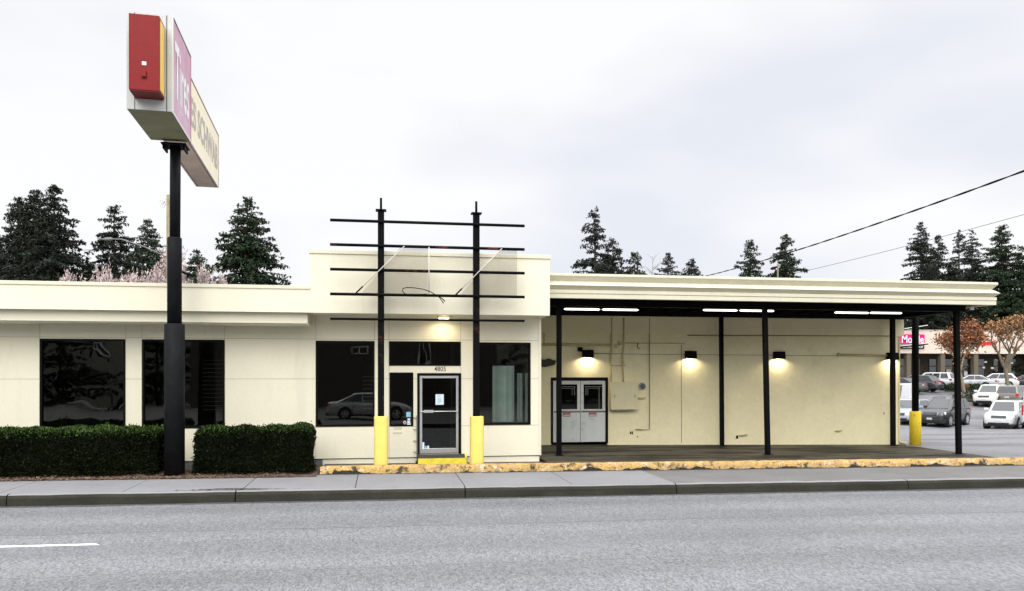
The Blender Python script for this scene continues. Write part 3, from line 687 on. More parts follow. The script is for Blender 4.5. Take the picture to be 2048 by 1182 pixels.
# ================================================================== CANOPY
can = thing('drive_in_canopy', 'ribbed cream canopy over the drive-in bay on slim black posts', 'canopy', (5, 22, 0))
XC1 = 18.27; YC = 21.32; XCL = XR+.03; ZT, ZB = 5.10, 4.42
H = ZT-ZB
prof = [(0.00, ZT), (-.01, ZT-.10*H), (.11, ZT-.30*H), (-.05, ZT-.49*H), (.08, ZT-.655*H), (.02, ZT-.66*H), (.018, ZT-.80*H), (.045, ZT-.815*H), (.045, ZT-.835*H), (.03, ZT-.84*H), (.028, ZB), (.20, ZB), (.20, ZT)]
b = MB(); n = len(prof)
A = [(XCL, YC+o, z) for o, z in prof]; B_ = [(XC1+.0-o+.12, YC+o, z) for o, z in prof]; Cc = [(XC1-o+.12, 26.2, z) for o, z in prof]
b.add(A+B_, [(k, (k+1) % n, (k+1) % n+n, k+n) for k in range(n)]); b.add(B_+Cc, [(k, (k+1) % n, (k+1) % n+n, k+n) for k in range(n)])
b.build('fascia', M['ribtrim'], can)
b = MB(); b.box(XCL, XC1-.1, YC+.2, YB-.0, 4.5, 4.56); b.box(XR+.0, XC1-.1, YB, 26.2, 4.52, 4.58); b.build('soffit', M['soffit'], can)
b = MB(); b.box(XCL, XC1, YC+.1, 26.1, 5.02, 5.05); b.build('deck', bpy.data.materials['roof_felt'], can)
b = MB(); b.box(XCL, 17.95, 22.12, 22.28, 4.27, 4.5); b.build('beam', M['black'], can)
b = MB(); b.box(XCL, 18.3, 25.10, 25.28, 4.24, 4.5); b.build('beam', M['black'], can)
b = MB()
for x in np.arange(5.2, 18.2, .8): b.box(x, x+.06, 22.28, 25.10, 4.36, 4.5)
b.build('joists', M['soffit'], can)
b = MB(); b.box(17.7, 17.86, 22.28, 25.1, 4.27, 4.5); b.build('beam', M['black'], can)
def post(px, py0, py1, Y, wid, top, lean=0):
    x, _ = onY(px, py1, Y); zz = lot(x, Y)-.02
    p = MB(); h = wid/2; l = lean
    p.add([(x-h,Y-h,zz),(x+h,Y-h,zz),(x+h,Y+h,zz),(x-h,Y+h,zz),(x-h-l,Y-h,top),(x+h-l,Y-h,top),(x+h-l,Y+h,top),(x-h-l,Y+h,top)], [(0,3,2,1),(4,5,6,7),(0,1,5,4),(1,2,6,5),(2,3,7,6),(3,0,4,7)])
    o = p.build('post', M['black'], can, bevel=.01)
    MB().box(x-h-.06, x+h+.06, Y-h-.06, Y+h+.06, zz, zz+.035).build('base_plate', M['black'], o)
post(1118, 0, 911, 22.2, .135, 4.3, .0); post(1535.5, 0, 911, 22.2, .135, 4.3, .10); post(1917.5, 0, 908, 22.2, .14, 4.3, .09)
post(1444, 0, 892, 25.19, .125, 4.3, .03); post(1786, 0, 893, 25.19, .14, 4.3, .02)
x, z = onY(1944, 613, 21.7); MB().tube([(x, 21.7, z+.02), (x, 21.7, z-.10)], [.05,.06], 12).build('security_camera', M['letterwhite'], can)
# fluorescent battens: three pairs
for k, (p0, p1, py, lb) in enumerate(((1128, 1200, 618, 'left tube of the leftmost lit pair under the canopy'), (1204, 1277, 619, 'right tube of the leftmost lit pair under the canopy'), (1406, 1475, 620, 'left tube of the middle lit pair under the canopy'),
       (1479, 1548, 621, 'right tube of the middle lit pair, crossed by a post'), (1669, 1738, 625, 'left tube of the rightmost lit pair under the canopy'), (1740, 1804, 625.5, 'right tube of the rightmost lit pair, at the canopy end'))):
    Y = 23.3; x0, z = onY(p0, py, Y); x1, _ = onY(p1, py, Y)
    t = thing('fluorescent_light', lb, 'light', ((x0+x1)/2, Y, z), 'fluorescent lights under the canopy')
    MB().tube([(x0, Y, z), (x0+.05, Y, z), (x1-.05, Y, z), (x1, Y, z)], [.008, .029, .029, .008], 12).build('tube', M['tube'], t)
    MB().box(x0+.02, x1-.02, Y-.06, Y+.06, z+.04, z+.08).build('housing', M['soffit'], t)
    MB().box((x0+x1)/2-.015, (x0+x1)/2+.015, Y-.015, Y+.015, z+.08, 4.52).build('hanger', M['soffit'], t)

# wall lamps with their own light
def lamp(name, x, y, z, energy, size=.16, spot=110, tilt=0, parent=None, col=(1,.86,.62), blend=.9):
    l = bpy.data.lights.new(name, 'SPOT'); l.energy = energy; l.spot_size = R(spot); l.spot_blend = blend; l.color = col; l.shadow_soft_size = size
    o = link(bpy.data.objects.new(name, l)); o.location = Vector((x, y, z))-wloc(parent); o.rotation_euler = (R(tilt), 0, 0); o.parent = parent
for px, py, lb in ((1176, 707, 'black box wall lamp lit above the grey service doors'), (1382, 709, 'black box wall lamp lit beside the thin vertical pipe, second from the doors'),
                   (1559, 710, 'black box wall lamp lit just right of the leaning front post'), (1786, 712, 'black box wall lamp lit at the corner of the building, behind a post')):
    Y = YB-.14; x, z = onY(px, py, Y)
    t = thing('wall_lamp', lb, 'lamp', (x, YB, z), 'wall lamps along the bay wall')
    MB().prism([(YB-.0, z+.12), (YB-.22, z+.12), (YB-.26, z-.13), (YB-.24, z-.13), (YB-.20, z+.09), (YB-.02, z+.09), (YB-.02, z-.13), (YB, z-.13)], 'x', x-.17, x+.17).build('housing', M['black'], t)
    for xe in (x-.17, x+.155): MB().prism([(YB-.003, z+.119), (YB-.219, z+.119), (YB-.259, z-.129), (YB-.003, z-.129)], 'x', xe+.0 if xe < x else xe, xe+.015).build('side_cheek', M['black'], t)
    MB().box(x-.14, x+.14, YB-.21, YB-.04, z-.07, z-.06).build('lens', M['lampglow'], t)
    lamp('lamp_light', x, YB-.15, z-.10, 36, size=.08, spot=165, tilt=14, parent=t, blend=.5)
x, z = onY(887, 635, 20.75)
t = thing('soffit_lamp', 'small flat lamp glowing under the eave above the door', 'lamp', (x, 20.75, 3.84))
MB().box(x-.15, x+.15, 20.62, 20.9, 3.77, 3.842).build('housing', M['wsteel'], t, bevel=.01)
MB().box(x-.12, x+.12, 20.60, 20.88, 3.745, 3.77).build('lens', M['lampglow'], t)
lamp('lamp_light', x, 20.85, 3.73, 20, size=.1, spot=165, tilt=12, parent=t, blend=.6)

# ================================================================== ROOF-TOP SIGN FRAME
fr = thing('sign_frame', 'empty black steel sign frame of two posts and five crossbars before the entrance', 'sign frame', (1.2, 19.85, 0))
for px in (762, 952.5):
    x = X_(px, 19.85)
    o = MB().box(x-.078, x+.078, 19.85-.078, 19.85+.078, -.3, 6.34).build('post', M['blackrust'], fr, bevel=.008)
    MB().box(x-.13, x+.13, 19.72, 19.98, 6.34, 6.365).build('cap_plate', M['black'], o)
    MB().tube([(x, 19.85, 6.36), (x, 19.85, 6.66)], .03, 10).build('pipe_stub', M['black'], o)
YT = 19.74
for z, r in ((6.06, .037), (5.467, .037), (4.868, .036), (4.267, .036), (3.665, .030)):
    MB().tube([(-1.22, YT, z), (3.57, YT, z)], r, 8).build('crossbar', M['blackrust'] if abs(z-4.868) < .1 or abs(z-5.467) < .1 else M['black'], fr)
def rod(p, q, r=.012, nm='brace_rod', tip=False):
    a = onY(*p, 19.68); c = onY(*q, 19.68); A = Vector((a[0], 19.68, a[1])); B = Vector((c[0], 19.68, c[1]))
    o = MB().tube([A, B], r, 8).build(nm, M['wsteel'], fr)
    if tip: MB().tube([A+(B-A)*.86, B], r+.006, 8).build('rusty_tip', M['blackrust'], o)
rod((809, 492), (712, 586), tip=True); rod((1004, 497), (911, 590), tip=True); rod((858, 494), (858, 589), .013)
def wmesh(xl_top, xl_bot, xr, zt, zb):
    b = MB(); s = .026; r = .0021; Y = 19.80
    z = zb
    while z < zt:
        t = (z-zb)/(zt-zb); xl = xl_bot+(xl_top-xl_bot)*t
        b.box(xl, xr, Y-.003, Y+.003, z-r, z+r); z += s
    x = xl_bot
    while x < xr:
        t = 1 if x >= xl_top else max(0, (x-xl_bot)/(xl_top-xl_bot)); b.box(x-r, x+r, Y+.0035, Y+.0095, zb, zb+(zt-zb)*t); x += s
    b.build('wire_mesh', M['mesh'], fr, fix=False)
z1_, z0_ = 5.44, 4.29
wmesh(X_(800, 19.8), X_(722, 19.8), X_(856, 19.8), z1_, z0_); wmesh(X_(998, 19.8), X_(920, 19.8), X_(1034, 19.8), z1_, z0_)
P = [onY(px, py, 19.62) for px, py in ((872,591),(850,588.5),(828,590),(813,590),(805,583),(806,577),(814,575),(830,576),(848,579),(862,584),(873,591),(882,596),(888,600),(889.5,603),(884,597),(878,594),(884,602),(887,607))]
MB().tube([(p[0], 19.62-.01*(i % 3), p[1]) for i, p in enumerate(P)], .012, 6).build('loose_cable', M['black'], fr)
for px, py, Y, h, lb, m_, top_px in ((762, 928, 19.85, .17, 'pale yellow bollard left of the door round the left sign-frame post', 'yellow', 833), (953.5, 926, 19.85, .17, 'pale yellow bollard right of the door round the right sign-frame post', 'yellow', 833)):
    x = X_(px, Y); zt = zat(top_px, Y/ray(px)[1]-.15)
    t = thing('bollard', lb, 'bollard', (x, Y, 0), 'yellow bollards')
    c = []; 
    for k in range(32):
        a = 2*math.pi*k/32; e = .62
        c.append((x+h*math.copysign(abs(math.cos(a))**e, math.cos(a)), Y+h*math.copysign(abs(math.sin(a))**e, math.sin(a))))
    MB().prism(c, 'z', -.2, zt).build('sleeve', M[m_], t, bevel=.02)
# post in the old yellow bollard at the lot
xp, yp = 18.66, 25.45; zp = lot(xp, yp)
t = thing('bollard', 'deep yellow worn bollard at the canopy corner before the parked cars', 'bollard', (xp, yp, zp), 'yellow bollards')
MB().tube([(xp, yp, zp-.1), (xp, yp, zp+1.18), (xp, yp, zp+1.20)], [.19,.19,.17], 28).build('sleeve', M['yellowold'], t)
t = thing('steel_column', 'thick round black column rising out of the deep yellow bollard', 'column', (xp, yp, zp+1.1))
MB().tube([(xp, yp, zp+1.19), (xp, yp, 5.68)], .115, 18).build('shaft', M['black'], t)
MB().tube([(xp, yp, 5.66), (xp, yp, 5.70)], .13, 18).build('cap', M['black'], t)

# ================================================================== TALL POLE SIGN
sg = thing('pole_sign', 'tall black pole sign with red box, faded pink and cream panels between the hedges', 'sign', (-4.736, 19.5, 0))
PX, PY = -4.736, 19.5
MB().tube([(PX, PY, -.15), (PX, PY, 3.47), (PX, PY, 3.49)], [.225, .225, .20], 28).build('lower_pole', M['polepaint'], sg)
MB().tube([(PX-.0, PY, 3.49), (PX, PY, 5.47), (PX, PY, 5.49)], [.160, .160, .15], 24).build('middle_pole', M['polepaint'], sg)
MB().tube([(PX+.01, PY, 5.49), (PX+.02, PY, 7.62)], .118, 24).build('upper_pole', M['polepaint'], sg)
u = Vector((-.058, .998, 0)).normalized(); v = Vector((u.y, -u.x, 0)); zz = Vector((0,0,1)); FR = Vector((-4.24, 17.28, 0))
def sbox(l0, l1, t0, t1, z0, z1, nm, m, parent=sg, bevel=0):       # l: metres left of the right face, t: metres back from the street end
    return MB().obox(FR-v*l1+u*t0+zz*z0, v*(l1-l0), u*(t1-t0), zz*(z1-z0)).build(nm, m, parent, bevel=bevel)
b = MB(); c0 = Vector((PX+.02, PY, 7.6)); b.obox(c0-v*.27-u*.27, v*.54, u*.54, zz*.03)
b.obox(c0-v*.24-u*.22+zz*-.10, v*.04, u*.44, zz*.10); b.obox(c0+v*.20-u*.22+zz*-.10, v*.04, u*.44, zz*.10)
b.build('mounting_plate', M['black'], sg)
W1, L1, Z0, Z1 = .87, 2.15, 7.70, 9.69
c1 = sbox(0, W1, 0, L1, Z0+.02, Z1, 'front_cabinet', M['signwhite'])
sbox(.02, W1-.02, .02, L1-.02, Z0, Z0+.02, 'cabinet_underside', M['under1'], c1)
b = MB()
for l in (.10, W1-.16): b.obox(FR-v*(l+.012)-u*.006+zz*(Z0+.02), v*.012, u*.006, zz*(Z1-Z0-.02))
b.build('cabinet_seam', M['innerdark'], c1)
sbox(-.012, 0, .0, .07, Z0, Z1+.01, 'cabinet_edge', mat('bright_trim', (.72,.72,.70), .4), c1)
sbox(-.012, 0, .07, L1, Z1-.03, Z1+.01, 'cabinet_edge', M['frame'], c1); sbox(-.014, 0, L1-.05, L1, Z0, Z1-.03, 'cabinet_edge', mat('pink_trim', (.45,.12,.2), .5), c1)
sbox(-.012, 0, .07, L1-.05, Z0, Z0+.04, 'cabinet_edge', bpy.data.materials['bright_trim'], c1)
pk = sbox(-.008, 0, .07, L1-.05, Z0+.04, Z1-.03, 'sign_panel', M['signpink'])
o_ = FR+u*.20+v*.008+zz*(Z0+.40)
text('Tires', M['letterwhite'], pk, o_, u, zz, height=1.18, width=1.66, name='lettering', off=.018, ext=.006)
rb = sbox(W1-.72, W1-.155, -.50, 0, 7.955, 9.46, 'red_box', M['redpaint'], bevel=.008)
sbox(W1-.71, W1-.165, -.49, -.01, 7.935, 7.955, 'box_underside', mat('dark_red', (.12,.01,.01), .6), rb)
sbox(W1-.728, W1-.72, -.43, -.06, 8.0, 9.40, 'yellow_panel', M['signyellow'], rb)
sbox(W1-.48, W1-.40, -.506, -.50, 8.45, 8.52, 'sticker', M['letterwhite'], rb)
sbox(W1-.48, W1-.40, -.54, -.50, 8.21, 8.34, 'switch_box', M['redpaint'], rb, bevel=.008); sbox(W1-.49, W1-.39, -.51, -.50, 8.18, 8.205, 'switch_shadow_lip', bpy.data.materials['dark_red'], rb)
c2 = sbox(.12, .75, L1+.02, 7.63, 7.92, 9.46, 'rear_cabinet', M['signwhite'])
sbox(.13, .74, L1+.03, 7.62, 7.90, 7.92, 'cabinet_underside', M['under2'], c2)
b = MB()
for l in (.17, .69): b.obox(FR-v*l+u*(L1+.03)+zz*7.893, v*.012, u*5.4, zz*.007)
b.build('underside_seam', mat('seam_rust', (.12,.07,.05), .8), c2)
tr_ = mat('red_brown_trim', (.20,.05,.04), .5)
sbox(.108, .12, L1+.02, 7.63, 9.42, 9.47, 'cabinet_edge', tr_, c2); sbox(.108, .12, 7.58, 7.63, 7.9, 9.42, 'cabinet_edge', tr_, c2); sbox(.106, .12, L1+.02, 7.58, 7.9, 7.94, 'cabinet_edge', M['letterwhite'], c2)
pc = sbox(.113, .12, L1+.02, 7.58, 7.94, 9.42, 'sign_panel', M['signcream'])
text('LES SCHWAB', M['lettergrey'], pc, FR-v*.113+u*2.42+zz*8.33, u, zz, height=.72, width=4.98, name='lettering', off=.03, ext=.004)

# ================================================================== HEDGES
def hedge(label, x0, x1, y0, y1, z1, n, seed, topf):
    rg = np.random.default_rng(seed)
    t = thing('clipped_hedge', label, 'hedge', ((x0+x1)/2, (y0+y1)/2, 0), 'clipped hedges by the sidewalk')
    zb = base((x0+x1)/2)-.05
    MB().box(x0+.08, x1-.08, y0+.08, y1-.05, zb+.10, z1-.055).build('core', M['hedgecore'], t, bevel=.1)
    # points on a rounded box surface
    cx, cy, cz = (x0+x1)/2, (y0+y1)/2, (zb+z1)/2; hx, hy, hz = (x1-x0)/2, (y1-y0)/2, (z1-zb)/2
    A = np.array([2*hx*2*hz, 2*hx*2*hy, 2*hy*2*hz*2]); A = A/A.sum(); pick = rg.choice(3, n, p=A)
    P = np.stack([rg.uniform(-hx, hx, n), rg.uniform(-hy, hy, n), rg.uniform(-hz, hz, n)], 1); N = np.zeros((n, 3))
    P[pick == 0, 1] = -hy; P[pick == 1, 2] = hz; sd_ = rg.choice([-1, 1], n); P[pick == 2, 0] = (hx*sd_)[pick == 2]
    r = .13; Q = np.clip(P, [-hx+r, -hy+r, -hz+.0], [hx-r, hy-r, hz-r]); D = P-Q; L = np.linalg.norm(D, axis=1)+1e-6; Nn = D/L[:, None]
    lump = .045*np.sin(P[:,0]*2.3+seed)*np.sin(P[:,2]*4+P[:,1]*3+1)+.025*np.sin(P[:,0]*9.7+P[:,2]*7)
    depth = np.abs(rg.normal(0, .075, n))-.02
    shoot = (rg.random(n) < .045)*rg.uniform(0, .10, n)**1.2
    P = Q+Nn*(r+lump-depth+shoot)[:, None]
    # thin out towards the ground at the ends
    keep = (P[:,2] > -hz+.03*rg.random(n)) 
    P = P[keep]; Nn = Nn[keep]; n = len(P)
    d = Nn*.6+rg.normal(0, .55, (n,3))+np.array([0,0,.55]); d /= np.linalg.norm(d, axis=1)[:,None]
    s = np.cross(d, rg.normal(0, 1, (n,3))); s /= np.linalg.norm(s, axis=1)[:,None]
    ln = rg.uniform(.03, .065, n)[:,None]; wd = ln*.30; P = P+np.array([cx,cy,cz])
    V = np.stack([P, P+d*ln*.5+s*wd, P+d*ln, P+d*ln*.5-s*wd], 1)
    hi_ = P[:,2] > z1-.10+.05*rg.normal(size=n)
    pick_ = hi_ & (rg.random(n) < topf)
    quads_mesh('foliage', V[~pick_], M['hedge'], t); quads_mesh('lit_top_leaves', V[pick_], M['hedgetop'], t)  # leaves near the top get the painted sky-lit green
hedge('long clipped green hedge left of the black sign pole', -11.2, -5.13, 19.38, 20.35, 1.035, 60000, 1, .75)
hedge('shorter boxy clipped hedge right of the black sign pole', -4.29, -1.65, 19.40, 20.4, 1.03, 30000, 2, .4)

# ================================================================== TREES
def conifer(rg, H, Rr, z0=.08, dens=1.0, ragged=.3, droop=.28, lean=0, leafs=1.0, top=.0):
    nb = int(H*21*dens); Vs = []; br = MB()
    t = np.sort(rg.uniform(z0, .985, nb))
    az = rg.uniform(0, 2*np.pi, nb); rad = Rr*((1-t)**.82+.02)*np.clip(1-ragged*1.1*rg.random(nb)**1.3+.12*rg.normal(size=nb)*ragged, .25, 1.35)
    for k in range(nb):
        r = rad[k]; h = t[k]*H; dirv = np.array([np.cos(az[k]), np.sin(az[k]), 0]); lat = np.array([-dirv[1], dirv[0], 0])
        rise = rg.uniform(.0, .30)*(1 if t[k] < .75 else 2.0); m = max(6, int((10+r*14)*leafs))
        s = rg.uniform(.08, 1, m)**.8; side = rg.normal(0, 1, m)
        spread = .26*r*(1-s*.85)+.07
        P = np.outer(s*r, dirv)+np.outer(side*spread*.6, lat); P[:,2] = h+rise*r*s-droop*r*s*s-np.abs(side)*spread*.15+rg.normal(0, .06, m)
        P[:,0] += lean*t[k]*H
        d = np.outer(rg.uniform(.4,1,m), dirv)+np.outer(side*.7, lat)+rg.normal(0, .25, (m,3)); d[:,2] -= .35; d /= np.linalg.norm(d, axis=1)[:,None]
        q = np.cross(d, np.array([0,0,1])+rg.normal(0, .5, (m,3))); q /= np.linalg.norm(q, axis=1)[:,None]
        ln = (rg.uniform(.16, .38, m)*(.42+.58*min(1, r/2)))[:,None]; wd = ln*.22
        P0 = P-d*ln*.3
        Vs.append(np.stack([P0, P0+d*ln*.45+q*wd, P0+d*ln, P0+d*ln*.55-q*wd], 1))
        # hanging sprays
        ln2 = ln*.8; dn = np.tile(np.array([0,0,-1.0]), (m,1))+rg.normal(0,.35,(m,3)); dn /= np.linalg.norm(dn, axis=1)[:,None]
        q2 = np.cross(dn, rg.normal(0,1,(m,3))); q2 /= np.linalg.norm(q2, axis=1)[:,None]
        Vs.append(np.stack([P, P+dn*ln2*.4+q2*wd*1.1, P+dn*ln2, P+dn*ln2*.4-q2*wd*1.1], 1))
        if r > .7: br.tube([(lean*t[k]*H, 0, h), tuple(dirv*r*.5+np.array([lean*t[k]*H,0,h+rise*r*.5-droop*r*.25])), tuple(dirv*r*.9+np.array([lean*t[k]*H,0,h+rise*r*.9-droop*r*.8]))], [.045, .03, .01], 4, False)
    return np.concatenate(Vs), br
def put_conifer(px, ty, d, hw, label, matn='needle', seed=0, grp='conifers behind the building', z0=.08, cut=560, **k):
    x, y = atd(px, d); zg = lot(x, y)-.1 if x > 5 else -2.35
    cut = max(cut, ty+45); zt = zat(ty, d); H = zt-zg; tc_ = (zat(cut, d)-zg)/H
    Rr = hw*d/F/((1-tc_)**.82)/.86
    Rr = min(Rr*1.18, H*.42)
    rg = np.random.default_rng(seed)
    V, br = conifer(rg, H, Rr, z0=z0, **k)
    t = thing('conifer', label, 'tree', (x, y, zg), grp)
    lean = k.get('lean', 0)
    MB().tube([(x, y, zg-.3), (x+lean*H*.5, y, zg+H*.5), (x+lean*H*.98, y, zg+H*.98)], [H*.018, H*.010, .02], 8).build('trunk', M['bark'], t)
    c = quads_mesh('crown', V+np.array([x, y, zg], dtype=np.float32), M[matn], t)
    br.v = [(a+x, b_+y, c_+zg) for a, b_, c_ in br.v]; br.build('branches', M['bark'], t, fix=False)
TL = [
 (-14, 455, 66, 60, 'dark conifer cut by the left edge of the photo', 'needle', {}),
 (36, 388, 63, 52, 'leftmost full dark conifer with a dense blunt top', 'needle', dict(dens=1.15)),
 (72, 372, 60, 62, 'tall dense dark conifer joined to its taller right neighbour', 'needle', dict(dens=1.2)),
 (108, 362, 58, 60, 'tallest pointed dark conifer of the left clump', 'needle', dict(dens=1.1)),
 (228, 403, 66, 58, 'ragged conifer with gaps, above the street light arm', 'needle', dict(ragged=.55, dens=.8)),
 (295, 432, 74, 42, 'smaller greener conifer just left of the wooden pole', 'needle2', dict(ragged=.35)),
 (180, 520, 60, 34, 'low dark conifer between the left clump and the ragged one', 'needle', {}),
 (262, 505, 62, 34, 'low dark conifer in front of the ragged one', 'needle', {}),
 (393, 495, 78, 40, 'small conifer just right of the black sign pole', 'needle2', dict(ragged=.4)),
 (495, 388, 55, 72, 'broad full conifer standing alone left of the parapet', 'needle2', dict(dens=1.25, ragged=.32)),
 (1192, 408, 62, 42, 'tall ragged conifer leaning left beyond the parapet', 'needle3', dict(ragged=.6, dens=.7, lean=-.006)),
 (1226, 470, 63, 34, 'shorter conifer tucked right of the leaning one', 'needle3', dict(ragged=.5)),
 (1270, 500, 64, 34, 'rounded green conifer right of the leaning pair', 'needle2', dict(ragged=.3, dens=1.2)),
 (1336, 503, 85, 24, 'small thin-topped conifer over the canopy, nearer the parapet', 'needle3', dict(ragged=.5)),
 (1383, 514, 88, 19, 'smallest conifer top above the canopy', 'needle3', dict(ragged=.4)),
 (1500, 474, 72, 30, 'spindly conifer crossed by the black wire', 'needle2', dict(ragged=.55)),
 (1572, 464, 70, 36, 'fuller conifer right of the spindly one at the wire', 'needle2', dict(ragged=.45)),
 (1842, 440, 104, 34, 'pointed conifer at the left of the right-hand group', 'needle3', dict(dens=.9)),
 (1876, 466, 106, 26, 'narrow conifer second in the right-hand group', 'needle3', dict(dens=.8)),
 (1918, 456, 114, 28, 'thin see-through conifer in the middle of the right-hand group', 'needle3', dict(ragged=.6, dens=.65)),
 (1944, 452, 118, 28, 'pale conifer right of the see-through one', 'needle3', dict(ragged=.5, dens=.7)),
 (2004, 445, 102, 44, 'broad round-topped conifer at the far right', 'needle2', dict(dens=.95, ragged=.4)),
 (2044, 486, 100, 36, 'conifer cut by the right edge of the photo', 'needle2', dict(dens=.9)),
 (1812, 560, 104, 22, 'low conifer peeping out at the canopy corner', 'needle', {}),
 (1862, 530, 101, 40, 'dark low conifer behind the pink sign of the shops', 'needle', dict(dens=1.1)),
 (1905, 520, 103, 40, 'dark low conifer behind the flat tan roof, left', 'needle', dict(dens=1.1)),
 (1952, 515, 104, 42, 'dark low conifer behind the flat tan roof, middle', 'needle', dict(dens=1.1)),
 (2000, 520, 107, 42, 'dark low conifer behind the flat tan roof, right', 'needle', dict(dens=1.1)),
 (2052, 525, 108, 42, 'dark low conifer behind the shops at the right edge', 'needle', dict(dens=1.1)),
 (2098, 500, 106, 42, 'dark conifer just outside the right edge', 'needle', dict(dens=.9)),
]
for i, (px, ty, d, hw, lb, mn, k) in enumerate(TL):
    put_conifer(px, ty, d, hw, lb, mn, seed=100+i, grp='conifers behind the shops' if px > 1700 else 'conifers behind the building', **k)

def broadleaf(name, label, cat, x, y, zg, H, Rr, leafm, barkm, nleaf, lsize, seed, grp=None, up=.6, fork=.3, trunk_r=.14, leafname='crown', squash=1, depth=4, sparse_right=0, tipl=2):
    rg = random.Random(seed); t = thing(name, label, cat, (x, y, zg), grp)
    wood = MB(); tips = []
    def grow(p, d, ln, r, lv):
        pts = [p]; 
        for s in range(3):
            d = (d+Vector((rg.gauss(0,.13), rg.gauss(0,.13), rg.gauss(.05,.1)))).normalized(); p = p+d*ln/3; pts.append(p)
        wood.tube([tuple(q) for q in pts], [r, r*.88, r*.76, r*.62], 6 if lv < 2 else 4, False)
        if lv >= depth-tipl:
            for q, w_ in zip(pts[1:], (1,1,1)): tips.append((q, d, lv))
        if lv >= depth: return
        for k in range(3 if lv < 2 else rg.choice((2,3))):
            a = rg.uniform(0, 6.28); side = Vector((math.cos(a), math.sin(a), 0))*Rr/H*2.2
            nd = (d*.75+side*rg.uniform(.5, 1.1)+Vector((0,0,up*rg.uniform(.3,1)))).normalized()
            grow(p, nd, ln*rg.uniform(.62,.82), r*.62, lv+1)
    grow(Vector((x, y, zg-.1)), Vector((0,0,1)), H*fork, trunk_r, 0)
    # scale the whole so it fits H and Rr
    mz = max(q.z for q, _, _ in tips)-zg; mr = sorted(math.hypot(q.x-x, q.y-y) for q, _, _ in tips)[int(len(tips)*.96)]
    fz, fr_ = H/mz, Rr/mr
    def fit(q): 
        s = min(1, max(0, (q[2]-zg)/(H*fork*1.0))); f = 1+(fr_-1)*s
        return (x+(q[0]-x)*f, y+(q[1]-y)*f, zg+(q[2]-zg)*fz)
    wood.v = [fit(q) for q in wood.v]
    wood.build('trunk', barkm, t, fix=False)
    V = []; ng = np.random.default_rng(seed)
    wts = [rg.random()**2.2+.03 for _ in tips]; picks = rg.choices(tips, wts, k=nleaf)
    for i in range(nleaf):
        q, d, lv = picks[i]; q = Vector(fit(q)); 
        if sparse_right and q.x > x and rg.random() < sparse_right: continue
        p = q+Vector((rg.gauss(0, .16), rg.gauss(0, .16), rg.gauss(0, .14)))*Rr*(.36 if rg.random() < .8 else .8)
        if leafname == 'blossom': p = q+d*rg.uniform(-.3, .55)+Vector((rg.gauss(0,.05), rg.gauss(0,.05), rg.gauss(0,.05)))
        a = Vector((rg.gauss(0,1), rg.gauss(0,1), rg.gauss(0,1))).normalized()*lsize*rg.uniform(.6,1.3); b = a.cross(Vector((rg.gauss(0,1), rg.gauss(0,1), rg.gauss(0,1)))).normalized()*a.length*.55
        if leafname == 'blossom': a = (d+a/lsize*.35).normalized()*a.length*1.3
        V.append([p-a*.5, p+b*.5, p+a*.5, p-b*.5])
    quads_mesh(leafname, np.array([[tuple(w_) for w_ in f] for f in V]), leafm, t)
    return t
for i, (px, ty, d, hw, lb) in enumerate(((152, 552, 46, 34, 'low pink-blossomed tree top at the left, below the tall conifers'), (222, 540, 47, 42, 'pink-blossomed tree top below the street light head'),
      (280, 538, 46, 40, 'pink-blossomed tree top between street light head and wooden pole'), (322, 499, 49, 42, 'tallest pale blossomed tree, behind the wooden pole'),
      (376, 538, 47, 34, 'pink-blossomed tree top just right of the black sign pole'), (422, 557, 48, 28, 'lowest blossomed tree top, beside the broad conifer'))):
    x, y = atd(px, d); H = zat(ty, d)+2.3
    broadleaf('blossom_tree', lb, 'tree', x, y, -2.3, H, hw*d/F*1.25, M['pink'], M['barkgrey'], 5200, .16, 40+i, 'blossoming trees behind the roof', up=1.0, fork=.42, trunk_r=.12, leafname='blossom', depth=5)
def autumn(px, d, ty, hw, n, m, lb, seed, **k):
    x, y = atd(px, d); zg = lot(x, y)
    broadleaf('autumn_tree', lb, 'tree', x, y, zg, zat(ty, d)-zg, hw*d/F, m, M['barkgrey'], n, .24, seed, 'autumn trees in the parking lot', up=.12, fork=.20, trunk_r=.17, depth=5, tipl=4, **k)
autumn(1929, 72, 636, 72, 5200, M['orange'], 'autumn tree with rusty orange leaves behind the last canopy post', 71, sparse_right=.25)
autumn(2017, 77, 632, 54, 2600, M['orange2'], 'sparse tan autumn tree at the right, before the dark shopfronts', 73)
x, y = atd(1305, 60); zg = lot(x, y)
bt = thing('bare_tree', 'thin bare leafless treetop above the canopy', 'tree', (x, y, zg)); rr = random.Random(2); b = MB(); zt = zat(512, 60)
b.tube([(x, y, zg), (x, y, zt)], [.06, .01], 5)
for k in range(26):
    h = zt-rr.uniform(.1, 2.8); a = rr.uniform(0, 6.28); l = rr.uniform(.3, .8)
    b.tube([(x, y, h), (x+math.cos(a)*l, y+math.sin(a)*l, h+l*.8)], [.012, .005], 4)
b.build('trunk', M['barkgrey'], bt)

